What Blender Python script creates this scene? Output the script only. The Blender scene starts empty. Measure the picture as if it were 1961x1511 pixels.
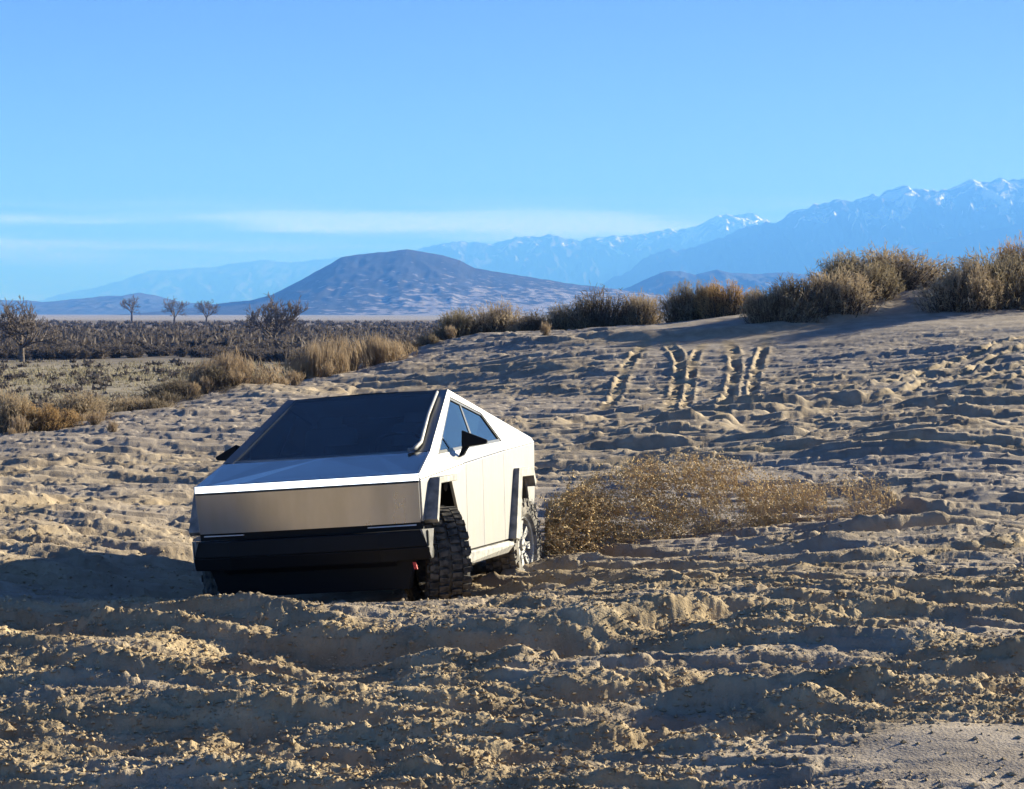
import bpy, math, random
import numpy as np
from mathutils import Matrix, Vector

R = math.radians
rng = np.random.default_rng(7)
random.seed(7)
scn = bpy.context.scene
COL = scn.collection

# ------------------------------------------------------------------ camera
F = 4100.0                       # focal length in photo pixels (photo 1961 x 1511)
cam = bpy.data.cameras.new('camera')
cam.sensor_width = 36.0
cam.lens = 36.0 * F / 1961.0
cam.clip_start = 0.2
cam.clip_end = 200000.0
cam_o = bpy.data.objects.new('camera', cam)
COL.objects.link(cam_o)
cam_o.location = (0, 0, 0)
cam_o.rotation_euler = (R(90) - math.atan(155.5 / F), 0, 0)
scn.camera = cam_o

# ------------------------------------------------------------------ sky and sun
SUN_EL, SUN_BACK = 17.0, 34.0    # elevation; degrees behind the line straight to the right
sx = math.cos(R(SUN_EL)) * math.cos(R(SUN_BACK))
sy = math.cos(R(SUN_EL)) * math.sin(R(SUN_BACK))
sz = math.sin(R(SUN_EL))
world = bpy.data.worlds.new('World')
scn.world = world
world.use_nodes = True
wn, wl = world.node_tree.nodes, world.node_tree.links
bg = wn['Background']
sky = wn.new('ShaderNodeTexSky')
sky.sky_type = 'NISHITA'
sky.sun_disc = False
sky.sun_elevation = R(SUN_EL)
sky.sun_rotation = math.atan2(sx, sy)
sky.altitude = 1300
sky.air_density = 0.38
sky.dust_density = 0.15
sky.ozone_density = 3.0
tc = wn.new('ShaderNodeTexCoord')
sep = wn.new('ShaderNodeSeparateXYZ')
wl.new(tc.outputs['Generated'], sep.inputs[0])
mp = wn.new('ShaderNodeMapping')
mp.inputs['Scale'].default_value = (3.0, 3.0, 60.0)
mp.inputs['Location'].default_value = (1.3, 0.4, 0.35)
wl.new(tc.outputs['Generated'], mp.inputs[0])
nz = wn.new('ShaderNodeTexNoise')
nz.inputs['Scale'].default_value = 1.6
nz.inputs['Detail'].default_value = 5.0
nz.inputs['Roughness'].default_value = 0.5
wl.new(mp.outputs[0], nz.inputs['Vector'])
mr = wn.new('ShaderNodeMapRange')
mr.interpolation_type = 'SMOOTHSTEP'
mr.inputs[1].default_value = 0.40
mr.inputs[2].default_value = 0.62
mr.inputs[3].default_value = 0.0
mr.inputs[4].default_value = 0.6
wl.new(nz.outputs['Fac'], mr.inputs[0])
me = wn.new('ShaderNodeMapRange')          # thin cirrus only low over the horizon
me.interpolation_type = 'SMOOTHSTEP'
me.inputs[1].default_value = 0.038
me.inputs[2].default_value = 0.056
me.inputs[3].default_value = 1.0
me.inputs[4].default_value = 0.0
wl.new(sep.outputs[2], me.inputs[0])
mm = wn.new('ShaderNodeMath')
mm.operation = 'MULTIPLY'
wl.new(mr.outputs[0], mm.inputs[0])
wl.new(me.outputs[0], mm.inputs[1])
hs = wn.new('ShaderNodeHueSaturation')
hs.inputs['Saturation'].default_value = 1.05
hs.inputs['Hue'].default_value = 0.512
wl.new(sky.outputs[0], hs.inputs['Color'])
mx = wn.new('ShaderNodeMixRGB')
mx.inputs[2].default_value = (13.0, 14.0, 15.0, 1)
wl.new(mm.outputs[0], mx.inputs[0])
wl.new(hs.outputs[0], mx.inputs[1])
wl.new(mx.outputs[0], bg.inputs['Color'])
bg.inputs['Strength'].default_value = 0.05

sl = bpy.data.lights.new('sun', 'SUN')
sl.energy = 5.0
sl.angle = R(0.53)
sl.color = (1.0, 0.985, 0.96)
sun = bpy.data.objects.new('sun', sl)
COL.objects.link(sun)
sun.rotation_euler = Vector((sx, sy, sz)).to_track_quat('Z', 'Y').to_euler()
sun.location = (40, 20, 30)

scn.render.engine = 'CYCLES'
scn.view_settings.view_transform = 'Standard'
scn.view_settings.look = 'None'
scn.view_settings.gamma = 1.0
scn.view_settings.exposure = 1.92
scn.cycles.use_denoising = True
scn.cycles.max_bounces = 6
scn.cycles.volume_bounces = 0
scn.cycles.transparent_max_bounces = 12
scn.cycles.caustics_reflective = False
scn.cycles.caustics_refractive = False


# ------------------------------------------------------------------ helpers
def at(px, py, d):
    """point at depth d seen at photo pixel px, py (photo horizon is row 600)"""
    return np.array([(px - 980.5) / F * d, d, -(py - 600.0) / F * d])


def hash2(ix, iy, seed):
    h = (ix.astype(np.int64) * 374761393 + iy.astype(np.int64) * 668265263 + seed * 974634777) & 0xFFFFFFFF
    h = ((h ^ (h >> 13)) * 1274126177) & 0xFFFFFFFF
    h = h ^ (h >> 16)
    return h


def pn(x, y, seed=0):
    """2-D gradient noise, about -1..1"""
    xi, yi = np.floor(x), np.floor(y)
    fx, fy = (x - xi).astype(np.float32), (y - yi).astype(np.float32)
    u = fx * fx * fx * (fx * (fx * 6 - 15) + 10)
    v = fy * fy * fy * (fy * (fy * 6 - 15) + 10)

    def g(dx, dy):
        a = (hash2(xi + dx, yi + dy, seed) & 1023).astype(np.float32) * np.float32(2 * math.pi / 1024)
        return np.cos(a) * (fx - dx) + np.sin(a) * (fy - dy)
    a = g(0, 0) * (1 - u) + g(1, 0) * u
    b = g(0, 1) * (1 - u) + g(1, 1) * u
    return (a * (1 - v) + b * v) * 1.5


def sm(a, b, x):
    t = np.clip((x - a) / (b - a), 0, 1)
    return t * t * (3 - 2 * t)


def tag(o, label=None, cat=None, group=None, kind=None):
    if label: o['label'] = label
    if cat: o['category'] = cat
    if group: o['group'] = group
    if kind: o['kind'] = kind
    return o


def empty(name, loc=(0, 0, 0), rz=0.0):
    o = bpy.data.objects.new(name, None)
    o.empty_display_size = 0.3
    o.location = loc
    o.rotation_euler = (0, 0, rz)
    COL.objects.link(o)
    return o


def link_mesh(name, me_, mat=None, parent=None):
    o = bpy.data.objects.new(name, me_)
    if mat and not me_.materials:
        me_.materials.append(mat)
    COL.objects.link(o)
    if parent:
        o.parent = parent
    return o


def mesh_obj(name, verts, faces, mat, parent=None, smooth=False):
    me_ = bpy.data.meshes.new(name)
    me_.from_pydata([tuple(map(float, v)) for v in verts], [], [tuple(map(int, f)) for f in faces])
    if smooth:
        me_.polygons.foreach_set('use_smooth', np.ones(len(me_.polygons), dtype=bool))
    me_.update()
    return link_mesh(name, me_, mat, parent)


def tri_mesh(name, V, T, mat, smooth=False):
    """big triangle mesh from numpy arrays -> mesh data"""
    me_ = bpy.data.meshes.new(name)
    V = np.ascontiguousarray(V, dtype=np.float32)
    T = np.ascontiguousarray(T, dtype=np.int32)
    n, k = len(T), T.shape[1]
    me_.vertices.add(len(V))
    me_.vertices.foreach_set('co', V.ravel())
    me_.loops.add(n * k)
    me_.loops.foreach_set('vertex_index', T.ravel())
    me_.polygons.add(n)
    me_.polygons.foreach_set('loop_start', np.arange(0, n * k, k, dtype=np.int32))
    me_.polygons.foreach_set('use_smooth', np.full(n, smooth, dtype=bool))
    me_.update(calc_edges=True)
    me_.materials.append(mat)
    return me_


def add_attr(me_, name, arr):
    a = me_.attributes.new(name, 'FLOAT', 'POINT')
    a.data.foreach_set('value', np.ascontiguousarray(arr, dtype=np.float32).ravel())


# ------------------------------------------------------------------ materials
def newmat(name):
    m = bpy.data.materials.new(name)
    m.use_nodes = True
    return m, m.node_tree.nodes, m.node_tree.links, m.node_tree.nodes['Principled BSDF']


def simple(name, col, rough=0.6, metal=0.0, noise=0.0, nscale=20.0, col2=None, bump=0.0, spec=None):
    m, n, l, b = newmat(name)
    b.inputs['Base Color'].default_value = (*col, 1)
    b.inputs['Roughness'].default_value = rough
    b.inputs['Metallic'].default_value = metal
    if spec is not None:
        b.inputs['Specular IOR Level'].default_value = spec
    if noise or bump or col2:
        t = n.new('ShaderNodeTexCoord')
        z = n.new('ShaderNodeTexNoise')
        z.inputs['Scale'].default_value = nscale
        z.inputs['Detail'].default_value = 4
        l.new(t.outputs['Object'], z.inputs['Vector'])
        if col2:
            r = n.new('ShaderNodeValToRGB')
            r.color_ramp.elements[0].position = 0.5 - 0.5 * max(noise, 0.12)
            r.color_ramp.elements[1].position = 0.5 + 0.5 * max(noise, 0.12)
            r.color_ramp.elements[0].color = (*col, 1)
            r.color_ramp.elements[1].color = (*col2, 1)
            l.new(z.outputs['Fac'], r.inputs[0])
            l.new(r.outputs[0], b.inputs['Base Color'])
        if bump:
            bp = n.new('ShaderNodeBump')
            bp.inputs['Strength'].default_value = bump
            bp.inputs['Distance'].default_value = 0.02
            l.new(z.outputs['Fac'], bp.inputs['Height'])
            l.new(bp.outputs[0], b.inputs['Normal'])
    return m


def foliage(name, c1, c2, nscale=3.0, trans=0.25):
    m, n, l, b = newmat(name)
    t = n.new('ShaderNodeTexCoord')
    oi = n.new('ShaderNodeObjectInfo')
    va = n.new('ShaderNodeVectorMath')
    l.new(t.outputs['Object'], va.inputs[0])
    l.new(oi.outputs['Location'], va.inputs[1])
    z = n.new('ShaderNodeTexNoise')
    z.inputs['Scale'].default_value = nscale
    z.inputs['Detail'].default_value = 6
    z.inputs['Roughness'].default_value = 0.75
    l.new(va.outputs[0], z.inputs['Vector'])
    r = n.new('ShaderNodeValToRGB')
    r.color_ramp.elements[0].position = 0.36
    r.color_ramp.elements[1].position = 0.64
    r.color_ramp.elements[0].color = (*c1, 1)
    r.color_ramp.elements[1].color = (*c2, 1)
    l.new(z.outputs['Fac'], r.inputs[0])
    l.new(r.outputs[0], b.inputs['Base Color'])
    b.inputs['Roughness'].default_value = 0.85
    b.inputs['Specular IOR Level'].default_value = 0.15
    tr = n.new('ShaderNodeBsdfTranslucent')
    l.new(r.outputs[0], tr.inputs['Color'])
    ms = n.new('ShaderNodeMixShader')
    ms.inputs[0].default_value = trans
    l.new(b.outputs[0], ms.inputs[1])
    l.new(tr.outputs[0], ms.inputs[2])
    l.new(ms.outputs[0], n['Material Output'].inputs['Surface'])
    return m


def sand_material():
    m, n, l, b = newmat('dune_sand')
    t = n.new('ShaderNodeTexCoord')
    at_ = n.new('ShaderNodeAttribute')
    at_.attribute_name = 'churn'
    z = n.new('ShaderNodeTexNoise')
    z.inputs['Scale'].default_value = 2.3
    z.inputs['Detail'].default_value = 8
    z.inputs['Roughness'].default_value = 0.65
    l.new(t.outputs['Object'], z.inputs['Vector'])
    dry = n.new('ShaderNodeValToRGB')
    dry.color_ramp.elements[0].position = 0.35
    dry.color_ramp.elements[1].position = 0.68
    dry.color_ramp.elements[0].color = (0.235, 0.195, 0.158, 1)
    dry.color_ramp.elements[1].color = (0.36, 0.305, 0.25, 1)
    l.new(z.outputs['Fac'], dry.inputs[0])
    dug = n.new('ShaderNodeValToRGB')
    dug.color_ramp.elements[0].position = 0.35
    dug.color_ramp.elements[1].position = 0.68
    dug.color_ramp.elements[0].color = (0.23, 0.17, 0.10, 1)
    dug.color_ramp.elements[1].color = (0.42, 0.325, 0.20, 1)
    l.new(z.outputs['Fac'], dug.inputs[0])
    mix = n.new('ShaderNodeMixRGB')
    l.new(at_.outputs['Fac'], mix.inputs[0])
    l.new(dry.outputs[0], mix.inputs[1])
    l.new(dug.outputs[0], mix.inputs[2])
    l.new(mix.outputs[0], b.inputs['Base Color'])
    b.inputs['Roughness'].default_value = 0.95
    b.inputs['Specular IOR Level'].default_value = 0.1
    g = n.new('ShaderNodeTexNoise')
    g.inputs['Scale'].default_value = 60
    g.inputs['Detail'].default_value = 4
    l.new(t.outputs['Object'], g.inputs['Vector'])
    bp = n.new('ShaderNodeBump')
    bp.inputs['Strength'].default_value = 0.6
    bp.inputs['Distance'].default_value = 0.012
    l.new(g.outputs['Fac'], bp.inputs['Height'])
    l.new(bp.outputs[0], b.inputs['Normal'])
    return m


def valley_material():
    m, n, l, b = newmat('valley_soil')
    t = n.new('ShaderNodeTexCoord')
    sp = n.new('ShaderNodeSeparateXYZ')
    l.new(t.outputs['Object'], sp.inputs[0])
    wz = n.new('ShaderNodeTexNoise')
    wz.inputs['Scale'].default_value = 0.012
    wz.inputs['Detail'].default_value = 6
    l.new(t.outputs['Object'], wz.inputs['Vector'])
    ma = n.new('ShaderNodeMath')               # wobble the band borders
    ma.operation = 'MULTIPLY_ADD'
    l.new(wz.outputs['Fac'], ma.inputs[0])
    ma.inputs[1].default_value = 110.0
    l.new(sp.outputs[1], ma.inputs[2])
    lg = n.new('ShaderNodeMath')
    lg.operation = 'LOGARITHM'
    lg.inputs[1].default_value = 10.0
    l.new(ma.outputs[0], lg.inputs[0])
    mr_ = n.new('ShaderNodeMapRange')
    mr_.inputs[1].default_value = 2.0
    mr_.inputs[2].default_value = 4.5
    l.new(lg.outputs[0], mr_.inputs[0])
    r = n.new('ShaderNodeValToRGB')
    cr = r.color_ramp
    stops = [(0.0, (0.24, 0.20, 0.145)), (0.17, (0.28, 0.24, 0.175)), (0.19, (0.17, 0.145, 0.12)),
             (0.40, (0.19, 0.155, 0.13)), (0.47, (0.16, 0.13, 0.10)), (0.52, (0.30, 0.28, 0.27)), (0.70, (0.28, 0.26, 0.25)),
             (0.78, (0.16, 0.14, 0.12))]
    cr.elements[0].position, cr.elements[0].color = stops[0][0], (*stops[0][1], 1)
    cr.elements[1].position, cr.elements[1].color = stops[-1][0], (*stops[-1][1], 1)
    for p, c in stops[1:-1]:
        e = cr.elements.new(p)
        e.color = (*c, 1)
    l.new(mr_.outputs[0], r.inputs[0])
    z = n.new('ShaderNodeTexNoise')
    z.inputs['Scale'].default_value = 0.35
    z.inputs['Detail'].default_value = 8
    z.inputs['Roughness'].default_value = 0.7
    l.new(t.outputs['Object'], z.inputs['Vector'])
    mv = n.new('ShaderNodeMapRange')
    mv.inputs[1].default_value = 0.35
    mv.inputs[2].default_value = 0.65
    mv.inputs[3].default_value = 0.55
    mv.inputs[4].default_value = 1.25
    l.new(z.outputs['Fac'], mv.inputs[0])
    mu = n.new('ShaderNodeVectorMath')
    mu.operation = 'SCALE'
    l.new(r.outputs[0], mu.inputs[0])
    l.new(mv.outputs[0], mu.inputs['Scale'])
    l.new(mu.outputs[0], b.inputs['Base Color'])
    b.inputs['Roughness'].default_value = 0.95
    b.inputs['Specular IOR Level'].default_value = 0.05
    return m


def rock_material(name, dark, light, scale, snow=None, pale=None):
    """mountain rock; snow=(z0,z1,amount) patches of snow; pale=(z0,z1,colour) pale lower ground"""
    m, n, l, b = newmat(name)
    t = n.new('ShaderNodeTexCoord')
    sp = n.new('ShaderNodeSeparateXYZ')
    l.new(t.outputs['Object'], sp.inputs[0])
    z = n.new('ShaderNodeTexNoise')
    z.inputs['Scale'].default_value = scale
    z.inputs['Detail'].default_value = 8
    z.inputs['Roughness'].default_value = 0.65
    l.new(t.outputs['Object'], z.inputs['Vector'])
    r = n.new('ShaderNodeValToRGB')
    r.color_ramp.elements[0].position = 0.35
    r.color_ramp.elements[1].position = 0.65
    r.color_ramp.elements[0].color = (*dark, 1)
    r.color_ramp.elements[1].color = (*light, 1)
    l.new(z.outputs['Fac'], r.inputs[0])
    last = r.outputs[0]
    xr = n.new('ShaderNodeMapRange')
    xr.inputs[1].default_value = -850.0
    xr.inputs[2].default_value = -250.0
    l.new(sp.outputs[0], xr.inputs[0])
    for spec, sc2, col in ((pale, scale * 4.5, pale[2] if pale else None), (snow, scale * 3.0, (0.85, 0.86, 0.88))):
        if not spec:
            continue
        z2 = n.new('ShaderNodeTexNoise')
        z2.inputs['Scale'].default_value = sc2
        z2.inputs['Detail'].default_value = 6
        z2.inputs['Roughness'].default_value = 0.6
        l.new(t.outputs['Object'], z2.inputs['Vector'])
        h = n.new('ShaderNodeMapRange')
        h.inputs[1].default_value = spec[0]
        h.inputs[2].default_value = spec[1]
        h.inputs[3].default_value = 0.0
        h.inputs[4].default_value = 1.0
        l.new(sp.outputs[2], h.inputs[0])
        hh = h.outputs[0]
        if spec is pale:
            mxx = n.new('ShaderNodeMath')
            mxx.operation = 'MULTIPLY'
            l.new(hh, mxx.inputs[0])
            l.new(xr.outputs[0], mxx.inputs[1])
            hh = mxx.outputs[0]
        ad = n.new('ShaderNodeMath')
        ad.operation = 'MULTIPLY_ADD'
        l.new(hh, ad.inputs[0])
        ad.inputs[1].default_value = 0.30
        l.new(z2.outputs['Fac'], ad.inputs[2])
        th = n.new('ShaderNodeMapRange')
        th.interpolation_type = 'SMOOTHSTEP'
        c = 0.77 if spec is snow else 0.66
        th.inputs[1].default_value = c - 0.03
        th.inputs[2].default_value = c + 0.05
        l.new(ad.outputs[0], th.inputs[0])
        mi = n.new('ShaderNodeMixRGB')
        l.new(th.outputs[0], mi.inputs[0])
        l.new(last, mi.inputs[1])
        mi.inputs[2].default_value = (*col, 1)
        last = mi.outputs[0]
    l.new(last, b.inputs['Base Color'])
    b.inputs['Roughness'].default_value = 0.95
    b.inputs['Specular IOR Level'].default_value = 0.05
    return m


M = {}
M['sand'] = sand_material()
M['valley'] = valley_material()
M['clod'] = simple('sand_clod', (0.25, 0.185, 0.11), 0.95, noise=0.3, nscale=3.0, col2=(0.42, 0.325, 0.20), spec=0.1)
M['spray'] = simple('flung_sand', (0.36, 0.25, 0.12), 0.95, noise=0.4, nscale=2.5, col2=(0.60, 0.45, 0.24), spec=0.1)
M['stem'] = simple('dead_stem', (0.075, 0.058, 0.045), 0.9, noise=0.3, nscale=9, col2=(0.14, 0.11, 0.085), spec=0.1)
M['bark'] = simple('grey_bark', (0.075, 0.06, 0.05), 0.9, noise=0.3, nscale=4, col2=(0.16, 0.13, 0.11), spec=0.1)
M['tan'] = foliage('tan_twigs', (0.27, 0.205, 0.135), (0.52, 0.42, 0.28))
M['olive'] = foliage('olive_twigs', (0.17, 0.14, 0.09), (0.42, 0.345, 0.225))
M['orange'] = foliage('ochre_twigs', (0.30, 0.195, 0.09), (0.55, 0.38, 0.19))
M['dark'] = foliage('dark_twigs', (0.09, 0.075, 0.055), (0.28, 0.225, 0.155))
M['straw'] = foliage('straw_blades', (0.24, 0.175, 0.11), (0.45, 0.345, 0.23), trans=0.3)
M['sage'] = foliage('sage_twigs', (0.06, 0.05, 0.042), (0.17, 0.14, 0.12), nscale=1.5)

# ------------------------------------------------------------------ truck pose (used by the ground too)
TY, TP, TR_ = R(9.9), R(-3.3), R(4.13)


def rot(y, p, r):
    cy, sy_ = math.cos(y), math.sin(y)
    Rz = np.array([[cy, sy_, 0], [-sy_, cy, 0], [0, 0, 1]])
    cp, sp_ = math.cos(p), math.sin(p)
    Rx = np.array([[1, 0, 0], [0, cp, -sp_], [0, sp_, cp]])
    cr, sr = math.cos(r), math.sin(r)
    Ry = np.array([[cr, 0, -sr], [0, 1, 0], [sr, 0, cr]])
    return Rz @ Rx @ Ry


TROT = rot(TY, TP, TR_)
TLOC = np.array([-1.5835, 16.5, -2.387])


def tw(p):
    return TROT @ np.array(p, dtype=float) + TLOC


WHEELS = [(0.86, 0.855), (-0.86, 0.855), (0.86, 4.49), (-0.86, 4.49)]

# ------------------------------------------------------------------ ground of the dune
CP = []
for px, py, d in [
        (-700, 1500, 10.8), (200, 1490, 10.9), (1000, 1490, 10.9), (1900, 1490, 10.9), (2700, 1500, 10.8),
        (0, 1300, 13), (600, 1310, 13), (1000, 1300, 13.1), (1500, 1290, 13.2), (1950, 1310, 13),
        (0, 1180, 15.3), (300, 1168, 15.4), (430, 1164, 15.4), (550, 1166, 15.4), (850, 1172, 15.6), (1200, 1180, 15.5), (1900, 1185, 15.5),
        (1500, 1090, 19), (1900, 1060, 20.5), (1250, 1085, 20), (1060, 1106, 20.3),
        (0, 1085, 19.3), (200, 1010, 22.5), (0, 950, 25.5), (300, 900, 30),
        (1100, 950, 26.5), (1500, 950, 26.5), (1900, 950, 26),
        (1100, 850, 32.5), (1500, 850, 31.5), (1900, 850, 30.5),
        (1100, 720, 45), (1300, 735, 43), (1500, 725, 42.5), (1700, 715, 42), (1900, 690, 42),
        (1961, 590, 52), (1850, 592, 51), (1780, 556, 54), (1620, 600, 52), (1460, 622, 51), (1360, 610, 55),
        (1200, 632, 56), (1100, 650, 56), (950, 657, 56), (850, 662, 55), (700, 708, 51), (600, 722, 49),
        (450, 738, 44), (380, 770, 42), (250, 800, 37), (100, 832, 34), (0, 850, 32), (700, 770, 45), (900, 740, 46),
        (-300, 900, 30), (-900, 1000, 27), (2300, 560, 54), (2900, 560, 54), (2300, 850, 31), (2900, 1000, 24)]:
    CP.append(at(px, py, d))
for w_ in WHEELS:
    p = tw((w_[0], w_[1], -0.03 if w_[1] < 2 else 0.03))
    CP.append(p)
# behind the crest the dune falls away below the valley floor
for px, d, z in [(-900, 42, -4.5), (-300, 44, -4.2), (0, 46, -4.0), (250, 52, -3.9), (450, 58, -3.7), (650, 63, -3.5), (850, 69, -3.2),
                 (1100, 71, -2.9), (1360, 70, -2.4), (1620, 68, -1.9), (1850, 68, -1.6), (2300, 70, -1.6), (2900, 72, -1.8)]:
    CP.append(np.array([(px - 980.5) / F * d, d, z]))
for px in (-3000, -900, 0, 900, 1800, 2700, 4500):
    CP.append(np.array([(px - 980.5) / F * 105, 105, -6.5]))
    CP.append(np.array([(px - 980.5) / F * 150, 150, -9.0]))
for x, y in [(-14, 0), (0, 0), (14, 0), (-14, 12), (15, 12), (-30, 20), (30, 20)]:
    CP.append(np.array([x, y, -2.35]))
CP = np.array(CP)


def tps_fit(P):
    n = len(P)
    d2 = ((P[:, None, :2] - P[None, :, :2]) ** 2).sum(-1)
    K = 0.5 * d2 * np.log(d2 + 1e-9) + np.eye(n) * 0.05
    Q = np.hstack([np.ones((n, 1)), P[:, :2]])
    A = np.block([[K, Q], [Q.T, np.zeros((3, 3))]])
    return np.linalg.solve(A, np.concatenate([P[:, 2], np.zeros(3)]))


TPS = tps_fit(CP)


def base_z(x, y):
    x, y = np.asarray(x, float), np.asarray(y, float)
    z = TPS[-3] + TPS[-2] * x + TPS[-1] * y
    for i, p in enumerate(CP):
        d2 = (x - p[0]) ** 2 + (y - p[1]) ** 2 + 1e-9
        z = z + TPS[i] * 0.5 * d2 * np.log(d2)
    return z


def hit(px, py):
    """where the sight line through a photo pixel meets the dune"""
    d = np.linspace(8, 75, 600)
    X, Z = (px - 980.5) / F * d, -(py - 600.0) / F * d
    below = Z < base_z(X, d)
    i = int(np.argmax(below)) if below.any() else 400
    return np.array([X[i], d[i]])


# ruts: (photo polyline, depth, half width, berm); ledges: (polyline, height, softness, run-out)
RUTS = [
    ([(1240, 655), (1228, 672), (1196, 720), (1160, 800)], .035, .085, .022), ([(1280, 655), (1285, 668), (1302, 700), (1292, 770), (1275, 830)], .04, .09, .025),
    ([(1345, 660), (1330, 690), (1322, 740), (1312, 800)], .03, .07, .02), ([(1395, 655), (1402, 668), (1408, 710), (1392, 785), (1380, 830)], .04, .09, .025),
    ([(1470, 650), (1462, 668), (1446, 730), (1440, 800)], .035, .08, .02),
    ([(1990, 640), (1830, 700), (1640, 760), (1450, 785)], .07, .10, .04), ([(1990, 660), (1840, 722), (1670, 780)], .06, .09, .035),
    ([(1990, 690), (1850, 755)], .08, .11, .04), ([(1990, 712), (1900, 762)], .06, .09, .03),
    ([(890, 1142), (1050, 1130), (1300, 1128), (1560, 1135), (1750, 1138), (2050, 1135)], .16, .24, .08),
    ([(640, 1236), (900, 1240), (1100, 1232), (1350, 1205), (1650, 1190), (2050, 1185)], .16, .26, .08),
    ([(1030, 1075), (1300, 1068), (1600, 1050), (2050, 1030)], .13, .22, .07),
    ([(1040, 1105), (1400, 1092), (1700, 1078), (2050, 1060)], .10, .22, .06),
    ([(-60, 1192), (120, 1185), (380, 1180), (560, 1190)], .12, .2, .06),
    ([(-60, 1330), (250, 1300), (600, 1320), (900, 1290)], .10, .2, .06),
    ([(500, 1420), (900, 1380), (1300, 1330), (1700, 1330), (2050, 1300)], .11, .2, .06),
    ([(900, 1500), (1300, 1450), (1650, 1400), (2050, 1340)], .10, .2, .06),
    ([(-60, 1440), (300, 1420), (700, 1470)], .10, .3, .06),
    ([(-40, 1000), (150, 980), (360, 970)], .08, .3, .05), ([(-40, 930), (200, 905), (380, 900)], .07, .3, .05),
    ([(1040, 905), (1400, 880), (1700, 870), (2050, 880)], .10, .2, .05),
]
LEDGES = [
    ([(1040, 852), (1200, 838), (1420, 826), (1620, 805), (1800, 790), (2060, 785)], .15, .07, 1.6),
    ([(1030, 880), (1250, 866), (1500, 852), (1750, 838), (2060, 830)], .12, .06, 1.4),
    ([(1300, 800), (1500, 792), (1700, 775), (1850, 772), (2060, 772)], .14, .07, 1.5),
    ([(1040, 830), (1250, 812), (1450, 806), (1600, 788)], .08, .05, 1.2), ([(1050, 868), (1200, 856), (1400, 846)], .08, .05, 1.2),
    ([(1450, 838), (1650, 824), (1850, 812), (2060, 812)], .10, .05, 1.2), ([(1060, 905), (1200, 896), (1320, 890)], .07, .05, 1.1),
    ([(1600, 870), (1800, 850), (2060, 855)], .09, .05, 1.2), ([(1040, 925), (1130, 918), (1230, 905)], .07, .05, 1.1),
    ([(1640, 960), (1800, 1000), (2060, 1000)], .12, .07, 1.2), ([(1500, 1035), (1700, 1040), (2060, 1020)], .14, .08, 1.1),
    ([(1200, 760), (1400, 756), (1600, 752)], .05, .05, 1.3), ([(1500, 735), (1700, 728), (1900, 722)], .05, .05, 1.3),
    ([(-60, 1095), (150, 1100), (300, 1105)], .10, .08, 1.3), ([(-60, 1045), (150, 1035), (360, 1040)], .07, .05, 1.2),
    ([(-60, 985), (150, 975), (360, 965)], .07, .05, 1.2), ([(-60, 940), (180, 930), (370, 925)], .06, .05, 1.2), ([(-60, 905), (200, 892), (400, 880)], .07, .05, 1.3),
    ([(1130, 657), (1300, 650), (1450, 638), (1600, 616), (1740, 592)], .15, .40, 2.2),
    ([(860, 745), (1000, 752), (1120, 760)], .06, .05, 1.4), ([(560, 752), (700, 748), (830, 742)], .06, .05, 1.4), ([(840, 715), (980, 712), (1100, 716)], .06, .05, 1.4),
]
# hollows and humps: (px, py, depth (+ is down), radius x, radius y)
PITS = [(430, 1238, .20, .42, .5), (640, 1252, .26, .55, .6), (60, 1205, .14, .3, .35), (110, 1225, .12, .5, .3), (1130, 1240, .18, .5, .45),
        (1080, 1245, .1, .5, .4), (510, 1175, -.05, .4, .4), (230, 1330, -.08, .4, .3), (1700, 1300, .12, .6, .4), (1450, 1310, .11, .6, .35),
        (1330, 1400, .1, .6, .35), (250, 1440, .12, .5, .3), (1800, 860, -.25, 1.6, 1.6), (1880, 960, -.15, 1.6, 1.2),
        (1900, 1470, -.14, .9, .7), (330, 1080, -.05, .4, .5), (180, 1130, .10, 1.4, .8)]


def poly_world(pl):
    P = np.array([hit(*p) for p in pl])
    t = np.linspace(0, len(P) - 1, (len(P) - 1) * 5 + 1)
    i = np.minimum(t.astype(int), len(P) - 2)
    f = (t - i)[:, None]
    P0, P1, P2, P3 = P[np.maximum(i - 1, 0)], P[i], P[i + 1], P[np.minimum(i + 2, len(P) - 1)]
    return 0.5 * (2 * P1 + (P2 - P0) * f + (2 * P0 - 5 * P1 + 4 * P2 - P3) * f ** 2 + (3 * P1 - P0 - 3 * P2 + P3) * f ** 3)


def dist_poly(x, y, P):
    """distance and signed distance (positive on the far side) to a polyline"""
    best = np.full(x.shape, 1e9)
    sgn = np.zeros(x.shape)
    for a, b in zip(P[:-1], P[1:]):
        ab = b - a
        L2 = (ab ** 2).sum() + 1e-9
        t = np.clip(((x - a[0]) * ab[0] + (y - a[1]) * ab[1]) / L2, 0, 1)
        dx, dy = x - a[0] - t * ab[0], y - a[1] - t * ab[1]
        d2 = dx * dx + dy * dy
        cr = ab[0] * (y - a[1]) - ab[1] * (x - a[0])
        k = d2 < best
        best = np.where(k, d2, best)
        sgn = np.where(k, cr, sgn)
    s = np.sign(sgn)
    return np.sqrt(best), s * np.sqrt(best)


RUTS_W = [(poly_world(a), b, c, d) for a, b, c, d in RUTS]
LEDGES_W = [(poly_world(a), b, c, d) for a, b, c, d in LEDGES]
PITS_W = [(hit(a, b), c, d, e) for a, b, c, d, e in PITS]


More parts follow.
